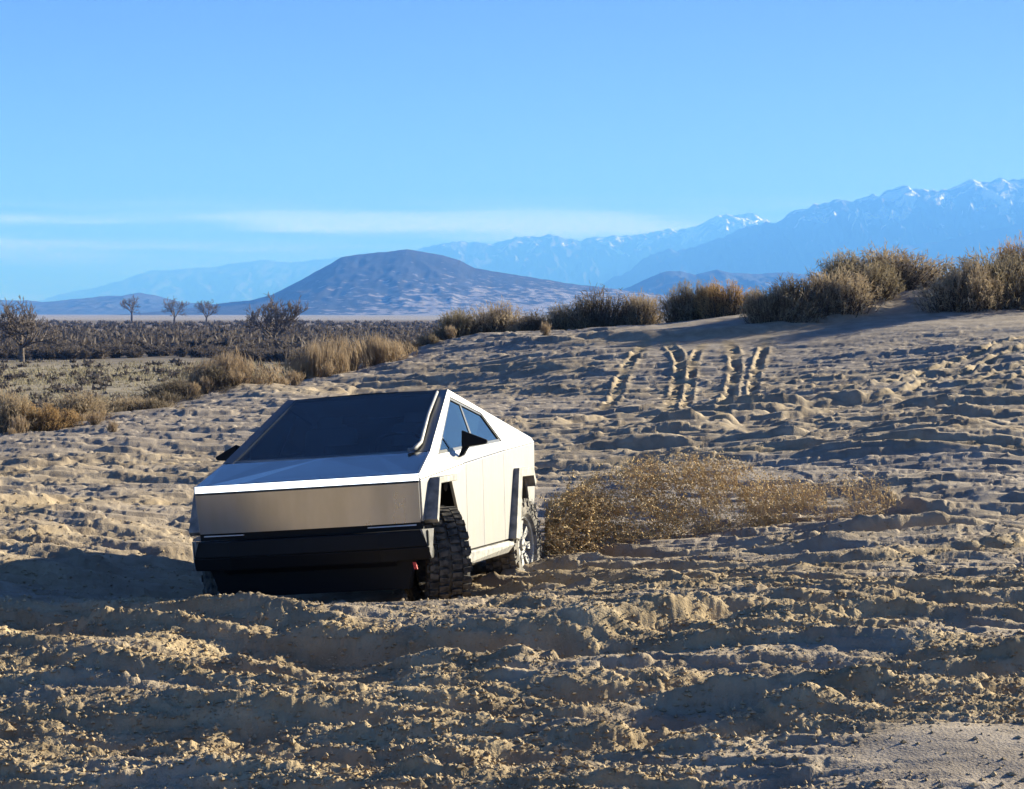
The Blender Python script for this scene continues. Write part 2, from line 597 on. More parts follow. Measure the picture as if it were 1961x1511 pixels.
def dune_height(x, y):
    """full height of the dune sand at x, y (arrays)"""
    z = base_z(x, y)
    d = np.sqrt(x * x + y * y)
    wx = x + 0.10 * pn(x * 0.9, y * 0.9, 31) + 0.05 * pn(x * 2.9, y * 2.9, 32)
    wy = y + 0.10 * pn(x * 0.9, y * 0.9, 33) + 0.06 * pn(x * 2.9, y * 2.9, 34)
    cut = np.zeros_like(z)
    feat = np.zeros_like(z)
    dm = 0.72 + 0.5 * pn(x * 0.7, y * 0.7, 35)
    for P, dep, w, berm in RUTS_W:
        lo, hi = P.min(0) - 2, P.max(0) + 2
        k = (x > lo[0]) & (x < hi[0]) & (y > lo[1]) & (y < hi[1])
        if not k.any():
            continue
        f_ = min(1.0, (w / 0.3) ** 1.5)
        dd, _ = dist_poly(x[k] + (wx[k] - x[k]) * f_, y[k] + (wy[k] - y[k]) * f_, P)
        ck = dm[k]
        if w < 0.14:
            fe = np.minimum(np.hypot(x[k] - P[0][0], y[k] - P[0][1]), np.hypot(x[k] - P[-1][0], y[k] - P[-1][1]))
            ck = (0.15 + 1.25 * sm(-.3, .3, pn(x[k] * 2.2, y[k] * 1.0, 36) + .4 * pn(x[k] * 5, y[k] * 4, 37))) * sm(0, 2.0, fe)
        cut[k] += ck * (-dep * np.exp(-(dd / w) ** 4 * 0.7) + berm * np.exp(-((dd - 1.65 * w) / (0.55 * w)) ** 2))
        feat[k] = np.maximum(feat[k], np.exp(-(dd / (2.2 * w)) ** 2))
    for P, h, w, run in LEDGES_W:
        lo, hi = P.min(0) - 5, P.max(0) + 5
        k = (x > lo[0]) & (x < hi[0]) & (y > lo[1]) & (y < hi[1])
        if not k.any():
            continue
        dd, sd = dist_poly(wx[k], wy[k], P)
        # fade at the ends
        ends = np.minimum(np.hypot(x[k] - P[0][0], y[k] - P[0][1]), np.hypot(x[k] - P[-1][0], y[k] - P[-1][1]))
        brk = 1.0 if h > .18 else 0.35 + 0.9 * sm(-.35, .25, pn(x[k] * .45, y[k] * .45, 38) + .3 * pn(x[k] * 1.8, y[k] * 1.8, 39))
        cut[k] += brk * h * sm(-w, w, sd) * np.exp(-np.maximum(sd, 0) / run) * sm(0, 1.0, ends) * (dd < 4.9)
        feat[k] = np.maximum(feat[k], 0.6 * np.exp(-(dd / 1.0) ** 2))
    for c, dep, rx, ry in PITS_W:
        q = ((wx - c[0]) / rx) ** 2 + ((wy - c[1]) / ry) ** 2
        cut -= dep * np.exp(-q)
    for (u, v) in WHEELS:
        c = tw((u, v, 0))
        q = ((x - c[0]) / 0.30) ** 2 + ((y - c[1]) / 0.36) ** 2
        cut -= 0.04 * np.exp(-q)
    # churned zone: the foreground and the ruts; smooth wind-laid sand up on the crest
    near = 1 - sm(15.5, 23, y + 1.2 * pn(x * 0.25, y * 0.25, 41))
    drift = np.exp(-(((x - 2.35) / 0.75) ** 2 + ((y - 10.9) / 0.75) ** 2) ** 2)
    near *= 1 - 0.9 * drift
    patch = sm(-0.35, 0.35, pn(x * 0.55, y * 0.8, 42) + 0.4 * pn(x * 1.7, y * 1.7, 43))
    churn = np.clip(near * (0.35 + 0.65 * patch) + feat * 0.8, 0, 1)
    crest = sm(43, 50, y) * sm(1.0, 4.0, x)
    rough = np.clip(0.30 + 0.75 * churn, 0, 1) * (1 - 0.85 * crest) * (1 - 0.75 * drift)
    z = z + cut
    z += (0.07 * pn(x * 0.26, y * 0.40, 50) + 0.030 * pn(x * 0.75, y * 1.2, 51)) * (1 - 0.5 * crest)
    # broken crust plates, long across the wind
    fall = np.clip(16.0 / np.maximum(d, 1), 0, 1)
    calm = (1 - 0.85 * crest) * (1 - 0.9 * drift)
    pl = pn(x * 0.34, y * 1.7, 52) + 0.30 * pn(x * 1.5, y * 4.4, 53)
    z += 0.042 * sm(0.0, 0.06, pl) * calm
    z += 0.030 * sm(0.12, 0.17, pn(x * 0.65 + 9, y * 3.4, 54) + 0.25 * pn(x * 3.2, y * 7, 55)) * calm
    z += 0.022 * sm(0.10, 0.16, pn(x * 1.4 + 3, y * 6.0, 56)) * calm
    # lumps
    z += 0.012 * rough * (np.abs(pn(x * 1.3, y * 3.8, 60)) - 0.3)
    z += 0.036 * churn * (np.abs(pn(x * 1.3, y * 5.4, 61)) - 0.2)
    z += 0.022 * rough * np.abs(pn(x * 4.2, y * 11.5, 62)) * fall ** 0.8
    z += 0.016 * rough * np.abs(pn(x * 12, y * 20, 63)) * fall ** 1.2
    z += 0.008 * rough * pn(x * 34, y * 38, 64) * fall ** 2
    return z, churn


def build_dune():
    dense = np.radians(np.linspace(-14.6, 14.6, 800))
    out = np.radians(np.concatenate([[-75, -66, -58, -51, -45, -40, -36], np.linspace(-33, -14.9, 46)]))
    ang = np.concatenate([out, dense, -out[::-1]])
    r1 = 9.4 * np.exp(np.linspace(0, math.log(75 / 9.4), 960))
    rad = np.concatenate([np.linspace(2.0, 9.3, 40), r1, np.linspace(76, 150, 25)])
    A, D = np.meshgrid(ang, rad)
    x, y = (D * np.sin(A)).ravel(), (D * np.cos(A)).ravel()
    z, churn = dune_height(x, y)
    V = np.stack([x, y, z], 1)
    nr, nc = D.shape
    i = (np.arange(nr - 1)[:, None] * nc + np.arange(nc - 1)[None, :]).ravel()
    Q = np.stack([i, i + 1, i + nc + 1, i + nc], 1)
    me_ = tri_mesh('dune', V, Q, M['sand'], smooth=True)
    add_attr(me_, 'churn', churn)
    o = link_mesh('dune', me_)
    o['kind'] = 'structure'
    return o


build_dune()


def gz(x, y):
    z, _ = dune_height(np.array([float(x)]), np.array([float(y)]))
    return float(z[0])


# the wide valley floor, out to the horizon
VZ = -5.3


def build_valley():
    rad = np.concatenate([np.linspace(30, 1200, 120), 1200 * np.exp(np.linspace(0.03, math.log(70000 / 1200), 60))])
    ang = np.radians(np.linspace(-180, 180, 241))
    A, D = np.meshgrid(ang, rad)
    x, y = (D * np.sin(A)).ravel(), (D * np.cos(A)).ravel()
    z = VZ + 0.35 * pn(x * 0.02, y * 0.02, 70) * sm(60, 200, D.ravel()) + 0.15 * pn(x * 0.09, y * 0.09, 71) * (D.ravel() < 1200)
    nr, nc = D.shape
    i = (np.arange(nr - 1)[:, None] * nc + np.arange(nc - 1)[None, :]).ravel()
    Q = np.stack([i, i + 1, i + nc + 1, i + nc], 1)
    o = link_mesh('valley_floor', tri_mesh('valley_floor', np.stack([x, y, z], 1), Q, M['valley'], smooth=True))
    o['kind'] = 'structure'


build_valley()


# ------------------------------------------------------------------ mountains
def ridge(name, prof, D, depth, mat, amp, nx=520, ny=56, nscale=None, spur=0.35, smooth=False):
    px = np.array([p[0] for p in prof], float)
    py = np.array([p[1] for p in prof], float)
    X0, X1 = (px[0] - 980.5) / F * D, (px[-1] - 980.5) / F * D
    xs = np.linspace(X0, X1, nx)
    H = np.interp(xs, (px - 980.5) / F * D, -(py - 600.0) / F * D) - VZ
    ns = nscale or 1.0 / (D * 0.03)
    H = H + amp * (0.6 * pn(xs * ns * 3, xs * 0 + 3.3, 80) + 0.4 * pn(xs * ns * 8, xs * 0 + 7.1, 81)) * np.minimum(1, H / (H.max() * 0.3))
    v = np.concatenate([np.linspace(-1, 0, ny), np.linspace(0.12, 1, 10)])
    Xg, Vg = np.meshgrid(xs, v)
    Hg = np.broadcast_to(H, Xg.shape)
    y = D + Vg * depth
    prof_f = np.where(Vg <= 0, (1 + Vg) ** 1.25, (1 - Vg) ** 1.0)
    n1 = 1 - np.abs(pn(Xg * ns * 2 + 5, y * ns * 0.8, 82)) * 2
    n2 = 1 - np.abs(pn(Xg * ns * 5 + 2, y * ns * 2.0, 83)) * 2
    mask = 4 * np.clip(1 + Vg, 0, 1) * np.clip(-Vg, 0, 1)
    z = Hg * prof_f + Hg * spur * mask * (0.65 * n1 + 0.35 * n2) * 0.6
    z = np.maximum(z, -2.0) + VZ
    nr, nc = Xg.shape
    i = (np.arange(nr - 1)[:, None] * nc + np.arange(nc - 1)[None, :]).ravel()
    Q = np.stack([i, i + 1, i + nc + 1, i + nc], 1)
    o = link_mesh(name, tri_mesh(name, np.stack([Xg.ravel(), y.ravel(), z.ravel()], 1), Q, mat, smooth=smooth))
    o['kind'] = 'structure'
    return o


M['far_rock'] = rock_material('far_rock', (0.06, 0.06, 0.06), (0.10, 0.10, 0.10), 0.0006)
M['snow_rock'] = rock_material('snowy_rock', (0.045, 0.045, 0.05), (0.10, 0.095, 0.09), 0.0009, snow=(200, 1500, 1))
M['snow_rock_b'] = rock_material('snowy_granite', (0.04, 0.042, 0.045), (0.09, 0.085, 0.08), 0.0011, snow=(450, 1500, 1))
M['foothill'] = rock_material('foothill_rock', (0.03, 0.031, 0.034), (0.06, 0.057, 0.055), 0.002)
M['apron'] = rock_material('apron_soil', (0.06, 0.058, 0.055), (0.10, 0.095, 0.09), 0.002)
M['cinder'] = rock_material('cinder_slope', (0.018, 0.02, 0.024), (0.038, 0.038, 0.042), 0.0042, pale=(170, -40, (0.24, 0.215, 0.22)))

ridge('far_mountains', [(-1500, 560), (-700, 590), (-200, 585), (60, 582), (130, 562), (200, 547), (290, 517), (345, 517), (400, 512), (500, 497), (560, 503), (640, 493),
                        (700, 494), (780, 480), (900, 470), (1100, 470), (1300, 500), (1500, 560)], 44000, 5000, M['far_rock'], 45)
ridge('snowy_mountains', [(690, 560), (740, 520), (780, 482), (800, 478), (840, 470), (880, 459), (930, 468), (960, 462), (990, 453), (1070, 451), (1110, 459), (1160, 455), (1200, 447),
                          (1240, 449), (1290, 440), (1340, 428), (1370, 414), (1390, 410), (1410, 415), (1440, 409), (1480, 428), (1560, 450), (1700, 500), (1800, 560)],
      36000, 5200, M['snow_rock'], 75, nx=700, spur=0.45)
ridge('mountain_range', [(1120, 566), (1145, 550), (1230, 497), (1300, 476), (1380, 455), (1430, 437), (1465, 426), (1485, 430), (1520, 405), (1560, 390), (1590, 384),
                         (1620, 389), (1650, 382), (1668, 371), (1680, 376), (1700, 364), (1735, 359), (1770, 365), (1815, 364), (1830, 356), (1850, 347),
                         (1880, 353), (1920, 346), (1961, 346), (2100, 340), (2400, 352), (2900, 330), (3500, 360)], 26000, 4600, M['snow_rock_b'], 75, nx=900, spur=0.45)
ridge('mountain_apron', [(1400, 560), (1560, 520), (1650, 492), (1730, 471), (1800, 462), (1900, 440), (1961, 426), (2200, 410), (2900, 420), (3500, 430)],
      22500, 3000, M['apron'], 12, spur=0.12)
ridge('foothill_ridge', [(1170, 562), (1200, 550), (1240, 534), (1270, 522), (1300, 518), (1330, 525), (1350, 521), (1372, 516), (1400, 523), (1440, 525), (1500, 522), (1600, 530),
                         (1800, 528), (2200, 540), (2600, 560)], 13000, 1700, M['foothill'], 9)
ridge('low_hills', [(-1200, 565), (-500, 560), (-150, 575), (0, 573), (80, 578), (150, 573), (190, 568), (230, 566), (270, 560), (310, 568), (350, 580), (420, 582), (480, 577), (560, 584), (640, 594)],
      12500, 1600, M['foothill'], 7)
ridge('cinder_cone', [(360, 592), (420, 581), (480, 575), (520, 565), (570, 540), (620, 512), (655, 493), (690, 487), (740, 483), (765, 479), (780, 477), (800, 481), (850, 490), (880, 498),
                      (910, 514), (980, 525), (1060, 538), (1130, 548), (1200, 556), (1300, 570), (1500, 590)], 8800, 1700, M['cinder'], 4, spur=0.09, smooth=True)


# ------------------------------------------------------------------ pickup truck
def steel_material(name, metal, r0, r1, tone, dust=0.35):
    m, n, l, b = newmat(name)
    t = n.new('ShaderNodeTexCoord')
    mp_ = n.new('ShaderNodeMapping')
    mp_.inputs['Scale'].default_value = (1, 1, 0.25)
    l.new(t.outputs['Object'], mp_.inputs[0])
    z = n.new('ShaderNodeTexNoise')            # faint road grime streaks
    z.inputs['Scale'].default_value = 4.5
    z.inputs['Detail'].default_value = 7
    z.inputs['Roughness'].default_value = 0.6
    l.new(mp_.outputs[0], z.inputs['Vector'])
    r = n.new('ShaderNodeValToRGB')
    r.color_ramp.elements[0].position = 0.33
    r.color_ramp.elements[1].position = 0.62
    r.color_ramp.elements[0].color = (tone * .86, tone * .85, tone * .83, 1)
    r.color_ramp.elements[1].color = (tone, tone * 1.01, tone * 1.06, 1)
    l.new(z.outputs['Fac'], r.inputs[0])
    spz = n.new('ShaderNodeSeparateXYZ')
    l.new(t.outputs['Object'], spz.inputs[0])
    zr = n.new('ShaderNodeMapRange')           # road dust, thicker low on the panels
    zr.inputs[1].default_value = 1.35
    zr.inputs[2].default_value = 0.35
    l.new(spz.outputs[2], zr.inputs[0])
    z3 = n.new('ShaderNodeTexNoise')
    z3.inputs['Scale'].default_value = 3.2
    z3.inputs['Detail'].default_value = 9
    z3.inputs['Roughness'].default_value = 0.7
    l.new(t.outputs['Object'], z3.inputs['Vector'])
    dm_ = n.new('ShaderNodeMath')
    dm_.operation = 'MULTIPLY'
    l.new(zr.outputs[0], dm_.inputs[0])
    l.new(z3.outputs['Fac'], dm_.inputs[1])
    dsc = n.new('ShaderNodeMath')
    dsc.operation = 'MULTIPLY'
    dsc.use_clamp = True
    l.new(dm_.outputs[0], dsc.inputs[0])
    dsc.inputs[1].default_value = dust
    dmx = n.new('ShaderNodeMixRGB')
    l.new(dsc.outputs[0], dmx.inputs[0])
    l.new(r.outputs[0], dmx.inputs[1])
    dmx.inputs[2].default_value = (0.30, 0.25, 0.19, 1)
    l.new(dmx.outputs[0], b.inputs['Base Color'])
    mt = n.new('ShaderNodeMath')
    mt.operation = 'MULTIPLY_ADD'
    l.new(dsc.outputs[0], mt.inputs[0])
    mt.inputs[1].default_value = -metal
    mt.inputs[2].default_value = metal
    l.new(mt.outputs[0], b.inputs['Metallic'])
    rr = n.new('ShaderNodeMapRange')
    rr.inputs[3].default_value = r0
    rr.inputs[4].default_value = r1
    l.new(z.outputs['Fac'], rr.inputs[0])
    l.new(rr.outputs[0], b.inputs['Roughness'])
    return m


def glass_material(name, clear, tint, spec=0.5):
    m, n, l, b = newmat(name)
    b.inputs['Base Color'].default_value = (*tint, 1)
    b.inputs['Roughness'].default_value = 0.03
    b.inputs['Specular IOR Level'].default_value = spec
    tr = n.new('ShaderNodeBsdfTransparent')
    tr.inputs['Color'].default_value = (0.75, 0.8, 0.84, 1)
    ms = n.new('ShaderNodeMixShader')
    ms.inputs[0].default_value = clear
    l.new(b.outputs[0], ms.inputs[1])
    l.new(tr.outputs[0], ms.inputs[2])
    l.new(ms.outputs[0], n['Material Output'].inputs['Surface'])
    return m


M['steel'] = steel_material('dusty_steel', 0.72, .48, .34, .37, 0.55)
M['fascia_steel'] = steel_material('fascia_steel', 1.0, .34, .24, .46)
M['nose_steel'] = steel_material('dimmed_hood_steel', 1.0, .15, .10, .12, .08)  # hood copy of the steel, dim sky reflection put into its tone
M['glass'] = glass_material('windscreen_glass', 0.55, (0.003, 0.003, 0.004), 0.28)
M['side_glass'] = glass_material('door_glass', 0.16, (0.004, 0.006, 0.01), 0.5)
M['side_glass'].node_tree.nodes['Principled BSDF'].inputs['IOR'].default_value = 2.1
M['black'] = simple('black_plastic', (0.006, 0.006, 0.007), 0.6, spec=0.2)
M['trim'] = simple('black_trim', (0.008, 0.008, 0.009), 0.35)
M['flare'] = simple('dusty_grey_plastic', (0.13, 0.13, 0.13), 0.7, noise=0.3, nscale=12, col2=(0.30, 0.28, 0.25))
M['well'] = simple('muddy_wheel_well', (0.03, 0.026, 0.022), 0.9, noise=0.3, nscale=8, col2=(0.16, 0.12, 0.075))
M['rubber'] = simple('sandy_rubber', (0.016, 0.015, 0.014), 0.85, noise=0.22, nscale=22, col2=(0.10, 0.082, 0.06), bump=0.3)
M['rubber_sunlit_dusty'] = simple('sunlit_dusty_rubber', (0.06, 0.056, 0.05), 0.9, noise=0.3, nscale=14, col2=(0.20, 0.18, 0.155), bump=0.3)  # rear tyres: dust plus sunlight put into a lighter colour
M['rim'] = simple('dusty_rim', (0.22, 0.22, 0.22), 0.6, metal=0.2, noise=0.3, nscale=10, col2=(0.34, 0.33, 0.31))
M['seat'] = simple('grey_seat', (0.42, 0.42, 0.43), 0.8)
M['dash'] = simple('dark_dashboard', (0.02, 0.02, 0.022), 0.8)
M['red'] = simple('red_hook', (0.55, 0.03, 0.02), 0.5)
m_, n_, l_, b_ = newmat('light_bar_glow')
b_.inputs['Base Color'].default_value = (0.85, 0.87, 0.9, 1)
b_.inputs['Emission Color'].default_value = (0.86, 0.93, 1.0, 1)
b_.inputs['Emission Strength'].default_value = 0.7
M['lamp'] = m_
M['lens'] = simple('lamp_lens', (0.5, 0.5, 0.52), 0.2)

truck = empty('pickup_truck')
truck.matrix_world = Matrix([[*TROT[0], TLOC[0]], [*TROT[1], TLOC[1]], [*TROT[2], TLOC[2]], [0, 0, 0, 1]])
tag(truck, 'angular stainless steel pickup truck with full-width light bar ploughing through loose sand', 'truck')


def prism(name, pts, off, mat, parent, bevel=0.0):
    """flat outline pts pushed by the vector off into a solid plate"""
    n = len(pts)
    P = [np.array(p, float) for p in pts]
    V = P + [p + np.array(off, float) for p in P]
    nrm = np.zeros(3)
    for i in range(n):
        nrm += np.cross(P[i], P[(i + 1) % n])
    Fc = [tuple(range(n)), tuple(range(2 * n - 1, n - 1, -1))]
    if np.dot(nrm, off) > 0:
        Fc = [tuple(reversed(range(n))), tuple(range(n, 2 * n))]
        Fc += [(i, (i + 1) % n, n + (i + 1) % n, n + i) for i in range(n)]
    else:
        Fc += [((i + 1) % n, i, n + i, n + (i + 1) % n) for i in range(n)]
    o = mesh_obj(name, V, Fc, mat, parent)
    if bevel:
        b = o.modifiers.new('bevel', 'BEVEL')
        b.width = bevel
        b.segments = 2
        b.limit_method = 'ANGLE'
    return o


def mirror_pts(pts, s):
    return [(p[0] * s, p[1], p[2]) for p in pts]


CR_Y, CR_X, CR_Z = [.19, 1.6, 3.6, 5.55], [.918, .99, .995, .955], [1.045, 1.15, 1.25, 1.322]
RL_Y, RL_X, RL_Z = [.165, .836, 2.385, 5.55], [.912, .872, .73, .925], [1.082, 1.267, 1.81, 1.375]
BT_Y, BT_X = [.24, 1.6, 3.6, 5.5], [.90, .965, .965, .925]


def crease(y):
    return np.array([np.interp(y, CR_Y, CR_X), y, np.interp(y, CR_Y, CR_Z)])


def rail(y):
    return np.array([np.interp(y, RL_Y, RL_X), y, np.interp(y, RL_Y, RL_Z)])


def up(y, t):
    return crease(y) * (1 - t) + rail(y) * t


def low(y, z):
    c = crease(y)
    b = np.interp(y, BT_Y, BT_X)
    return (b + (c[0] - b) * np.clip((z - .42) / (c[2] - .42), -.3, 1), y, z)


def lowpoly(yz):
    return [low(y, z if z is not None else crease(y)[2] - 0.003) for y, z in yz]


WA, WB_, WC, WD = up(1.0, .60), up(2.34, .915), up(3.42, .86), up(3.70, .22)
for s in (1, -1):
    S = lambda pts: mirror_pts([tuple(p) for p in pts], s)
    inn = (-0.025 * s, 0, 0)
    # lower body
    prism('front_fender', S(lowpoly([(.20, None), (1.69, None), (1.69, .42), (1.62, .42), (1.46, .64), (1.17, 1.02), (.50, 1.00), (.30, .72), (.24, .72)])), inn, M['steel'], truck, .004)
    d1 = prism('front_door', S(lowpoly([(1.702, None), (2.45, None), (2.45, .42), (1.702, .42)])), inn, M['steel'], truck, .004)
    d2 = prism('rear_door', S(lowpoly([(2.462, None), (3.50, None), (3.50, .42), (2.462, .42)])), inn, M['steel'], truck, .004)
    prism('rear_fender', S(lowpoly([(3.512, None), (3.6, None), (5.54, None), (5.48, .70), (5.12, .66), (4.90, 1.03), (4.22, 1.03), (3.86, .42), (3.512, .42)])), inn, M['steel'], truck, .004)
    # upper body
    prism('fender_top', S([crease(.19) + (0, 0, .004), crease(1.0) + (0, 0, .004), WA, rail(.836), rail(.165)]), inn, M['steel'], truck)
    prism('a_pillar', S([WA, WB_, rail(2.385), rail(.836)]), inn, M['steel'], truck)
    prism('cantrail', S([WB_, WC, rail(3.45), rail(2.385)]), inn, M['steel'], truck)
    prism('sail_panel', S([WC, WD, crease(3.70) + (0, 0, .004), crease(5.55) + (0, 0, .004), rail(5.55), rail(3.45)]), inn, M['steel'], truck)
    prism('window_sill', S([crease(1.0) + (0, 0, .004), crease(1.6) + (0, 0, .004), crease(3.6) + (0, 0, .004), crease(3.70) + (0, 0, .004), WD, WA]), inn, M['steel'], truck)
    # window surround and the three panes
    def inset(a, b, c, k):
        u, v = (a - b) / np.linalg.norm(a - b), (c - b) / np.linalg.norm(c - b)
        sn = np.linalg.norm(np.cross(u, v))
        return b + (u + v) * k / sn
    Wo = [WA, WB_, WC, WD]
    Wi = [inset(Wo[i - 1], Wo[i], Wo[(i + 1) % 4], .028) for i in range(4)]
    rec = np.array([-0.008, 0, 0])
    V = [p + rec for p in Wo] + [p + rec for p in Wi] + [p + rec * 3 for p in Wo] + [p + rec * 3 for p in Wi]
    Fc = []
    for i in range(4):
        j = (i + 1) % 4
        Fc += [(i, j, 4 + j, 4 + i), (8 + i, 12 + i, 12 + j, 8 + j), (4 + i, 4 + j, 12 + j, 12 + i)]
    mesh_obj('window_trim', [(p[0] * s, p[1], p[2]) for p in V], Fc, M['trim'], truck)
    bot = lambda f: Wi[0] * (1 - f) + Wi[3] * f
    topA = lambda f: Wi[0] * (1 - f) + Wi[1] * f
    topB = lambda f: Wi[1] * (1 - f) + Wi[2] * f
    r2 = np.array([-0.018, 0, 0])
    prism('quarter_window', S([p + r2 for p in (Wi[0], topA(.25), bot(.155))]), inn, M['side_glass'], truck)
    prism('front_window', S([p + r2 for p in (topA(.27), Wi[1], topB(.30), bot(.545), bot(.175))]), inn, M['side_glass'], truck)
    prism('rear_window', S([p + r2 for p in (topB(.345), Wi[2], Wi[3], bot(.575))]), inn, M['side_glass'], truck)
    prism('pillar_trim', S([p + r2 * .7 for p in (topA(.25), topA(.27), bot(.175), bot(.155))]), inn, M['trim'], truck)
    prism('pillar_trim', S([p + r2 * .7 for p in (topB(.30), topB(.345), bot(.575), bot(.545))]), inn, M['trim'], truck)
    # rocker below the doors
    prism('rocker', S([(.955, 1.30, .405), (.975, 3.86, .405), (.985, 3.80, .36), (.95, 3.70, .29), (.95, 1.34, .29), (.965, 1.30, .34)]), (-.10 * s, 0, 0), M['flare'], truck, .008)

    # wheel-arch flares: trapezoid bands standing proud of the body
    def flare(inner, outer, x0, x1):
        ring = inner + outer[::-1]
        prism('wheel_arch', S([(x1, y, z) for y, z in ring]), ((x0 - x1) * s, 0, 0), M['flare'], truck, .006)
    flare([(.335, .70), (.515, 1.005), (1.15, 1.015)], [(.285, .73), (.475, 1.055), (1.165, 1.065)], .90, 1.015)
    flare([(3.92, .40), (4.25, .99), (4.92, .99), (5.0, .88)], [(3.70, .42), (4.10, 1.075), (4.96, 1.075), (5.06, .92)], .90, 1.035)
    # inner wheel wells
    prism('wheel_well', S([(.66, .42, .42), (.66, .42, 1.0), (.66, 1.34, 1.0), (.66, 1.34, .42)]), (.02 * s, 0, 0), M['well'], truck)
    prism('wheel_well', S([(.66, 3.95, .42), (.66, 3.95, 1.06), (.66, 5.02, 1.06), (.66, 5.02, .42)]), (.02 * s, 0, 0), M['well'], truck)
    # black strip between windscreen and steel edge
    a0, a1 = rail(.836), rail(2.385)
    prism('windscreen_trim', S([a0 + (-.001, 0, .004), a1 + (-.001, 0, .004), a1 + (-.085, 0, -.006), a0 + (-.085, -.01, -.004)]), (0, .006, -.02), M['trim'], truck)
    # door mirror: wedge housing on a short stalk
    mo = mesh_obj('door_mirror', [(s * x, y, z) for x, y, z in [
        (.975, 1.60, 1.285), (1.185, 1.64, 1.305), (1.20, 1.65, 1.335), (.985, 1.60, 1.435),
        (.985, 1.74, 1.285), (1.175, 1.74, 1.305), (1.185, 1.74, 1.335), (.99, 1.74, 1.42)]],
        [(0, 1, 2, 3), (4, 7, 6, 5), (0, 4, 5, 1), (1, 5, 6, 2), (2, 6, 7, 3), (3, 7, 4, 0)], M['black'], truck)
    b_m = mo.modifiers.new('bevel', 'BEVEL')
    b_m.width = .012
    b_m.segments = 2
    prism('mirror_stalk', S([(.94, 1.62, 1.20), (.985, 1.62, 1.22), (1.04, 1.62, 1.30), (.985, 1.62, 1.30)]), (0, .06, 0), M['black'], truck)

# nose: light bar, fascia, bonnet
PLAN = [(x_, .165 * (abs(x_) / .905) ** 2.6) for x_ in np.linspace(-.902, .905, 49)]


def band(name, plan, z0, z1, dy0, dy1, thick, mat, parent=truck, shrink0=0.0):
    """upright band that follows the nose outline; z0 bottom, z1 top; dy shifts back"""
    V, Fc = [], []
    k = len(plan)
    for x, y in plan:
        V += [(x * (1 - shrink0), y + dy0, z0), (x, y + dy1, z1), (x, y + dy1 + thick, z1), (x * (1 - shrink0), y + dy0 + thick, z0)]
    for i in range(k - 1):
        a, b = 4 * i, 4 * i + 4
        Fc += [(a, b, b + 1, a + 1), (a + 1, b + 1, b + 2, a + 2), (a + 2, b + 2, b + 3, a + 3), (a + 3, b + 3, b, a)]
    Fc += [(0, 1, 2, 3), (4 * k - 1, 4 * k - 2, 4 * k - 3, 4 * k - 4)]
    return mesh_obj(name, V, Fc, mat, parent)


band('light_bar', PLAN, 1.040, 1.092, 0, .004, .03, M['lamp'])
band('light_bar_trim', PLAN, 1.024, 1.039, .004, .004, .03, M['trim'])
band('front_fascia', PLAN, .715, 1.022, .045, .002, .03, M['fascia_steel'], shrink0=.012)
band('nose_backing', PLAN, .70, 1.085, .085, .05, .03, M['black'], shrink0=.012)
hood = [(x_ * .997, y_ + .008, 1.096) for x_, y_ in PLAN] + [ (.862, .82, 1.262), (.45, .765, 1.262), (0, .745, 1.262), (-.45, .765, 1.262), (-.862, .82, 1.262)]
prism('hood', hood, (0, 0, -.025), M['nose_steel'], truck, .004)
prism('cowl', [(-.86, .826, 1.258), (-.45, .771, 1.258), (0, .751, 1.258), (.45, .771, 1.258), (.86, .826, 1.258), (.80, .90, 1.283), (-.80, .90, 1.283)], (0, 0, -.03), M['trim'], truck)
prism('windscreen', [(-.795, .845, 1.268), (0, .80, 1.262), (.795, .845, 1.268), (.652, 2.37, 1.808), (0, 2.39, 1.822), (-.652, 2.37, 1.808)], (0, .006, -.018), M['glass'], truck)
prism('roof_edge', [(-.66, 2.372, 1.806), (0, 2.393, 1.822), (.66, 2.372, 1.806), (.66, 2.45, 1.798), (-.66, 2.45, 1.798)], (0, 0, -.03), M['trim'], truck)
prism('roof_glass', [(-.70, 2.46, 1.785), (.70, 2.46, 1.785), (.775, 3.50, 1.645), (-.775, 3.50, 1.645)], (0, 0, -.02), M['trim'], truck)
prism('bed_cover', [(-.775, 3.52, 1.640), (.775, 3.52, 1.640), (.89, 5.50, 1.360), (-.89, 5.50, 1.360)], (0, 0, -.03), M['black'], truck)
prism('tailgate', [(-.94, 5.53, 1.33), (.94, 5.53, 1.33), (.92, 5.50, .72), (-.92, 5.50, .72)], (0, .03, 0), M['steel'], truck)
prism('tail_light', [(-.90, 5.565, 1.30), (.90, 5.565, 1.30), (.90, 5.56, 1.26), (-.90, 5.56, 1.26)], (0, .012, 0), M['red'], truck)
prism('rear_bumper', [(-.93, 5.40, .70), (.93, 5.40, .70), (.93, 5.40, .45), (-.93, 5.40, .45)], (0, .18, 0), M['black'], truck, .01)

# lower nose
BP = [(-.955, .20), (-.60, .01), (0, -.02), (.60, .01), (.955, .20)]
band('lamp_recess', PLAN, .660, .712, .075, .07, .05, M['black'])
for s in (1, -1):
    prism('headlight', [(s * .50, .085, .700), (s * .56, .088, .700), (s * .86, .20, .700), (s * .86, .20, .690), (s * .56, .088, .692), (s * .50, .085, .692)], (0, .03, 0), M['lens'], truck)
bump = prism('front_bumper', [(x, y, .655) for x, y in BP] + [(.955, .36, .655), (.70, .42, .655), (-.70, .42, .655), (-.955, .36, .655)], (0, 0, -.13), M['black'], truck, .01)
prism('front_bumper', [(-.955, .192, .524), (-.60, .014, .524), (0, -.016, .524), (.60, .014, .524), (.955, .192, .524), (.955, .36, .524), (.70, .42, .524), (-.70, .42, .524), (-.955, .36, .524)],
      (0, .05, -.10), M['black'], truck, .008)
prism('front_valance', [(-.82, .20, .43), (.82, .20, .43), (.76, .26, .20), (-.76, .26, .20)], (0, .12, 0), M['black'], truck)
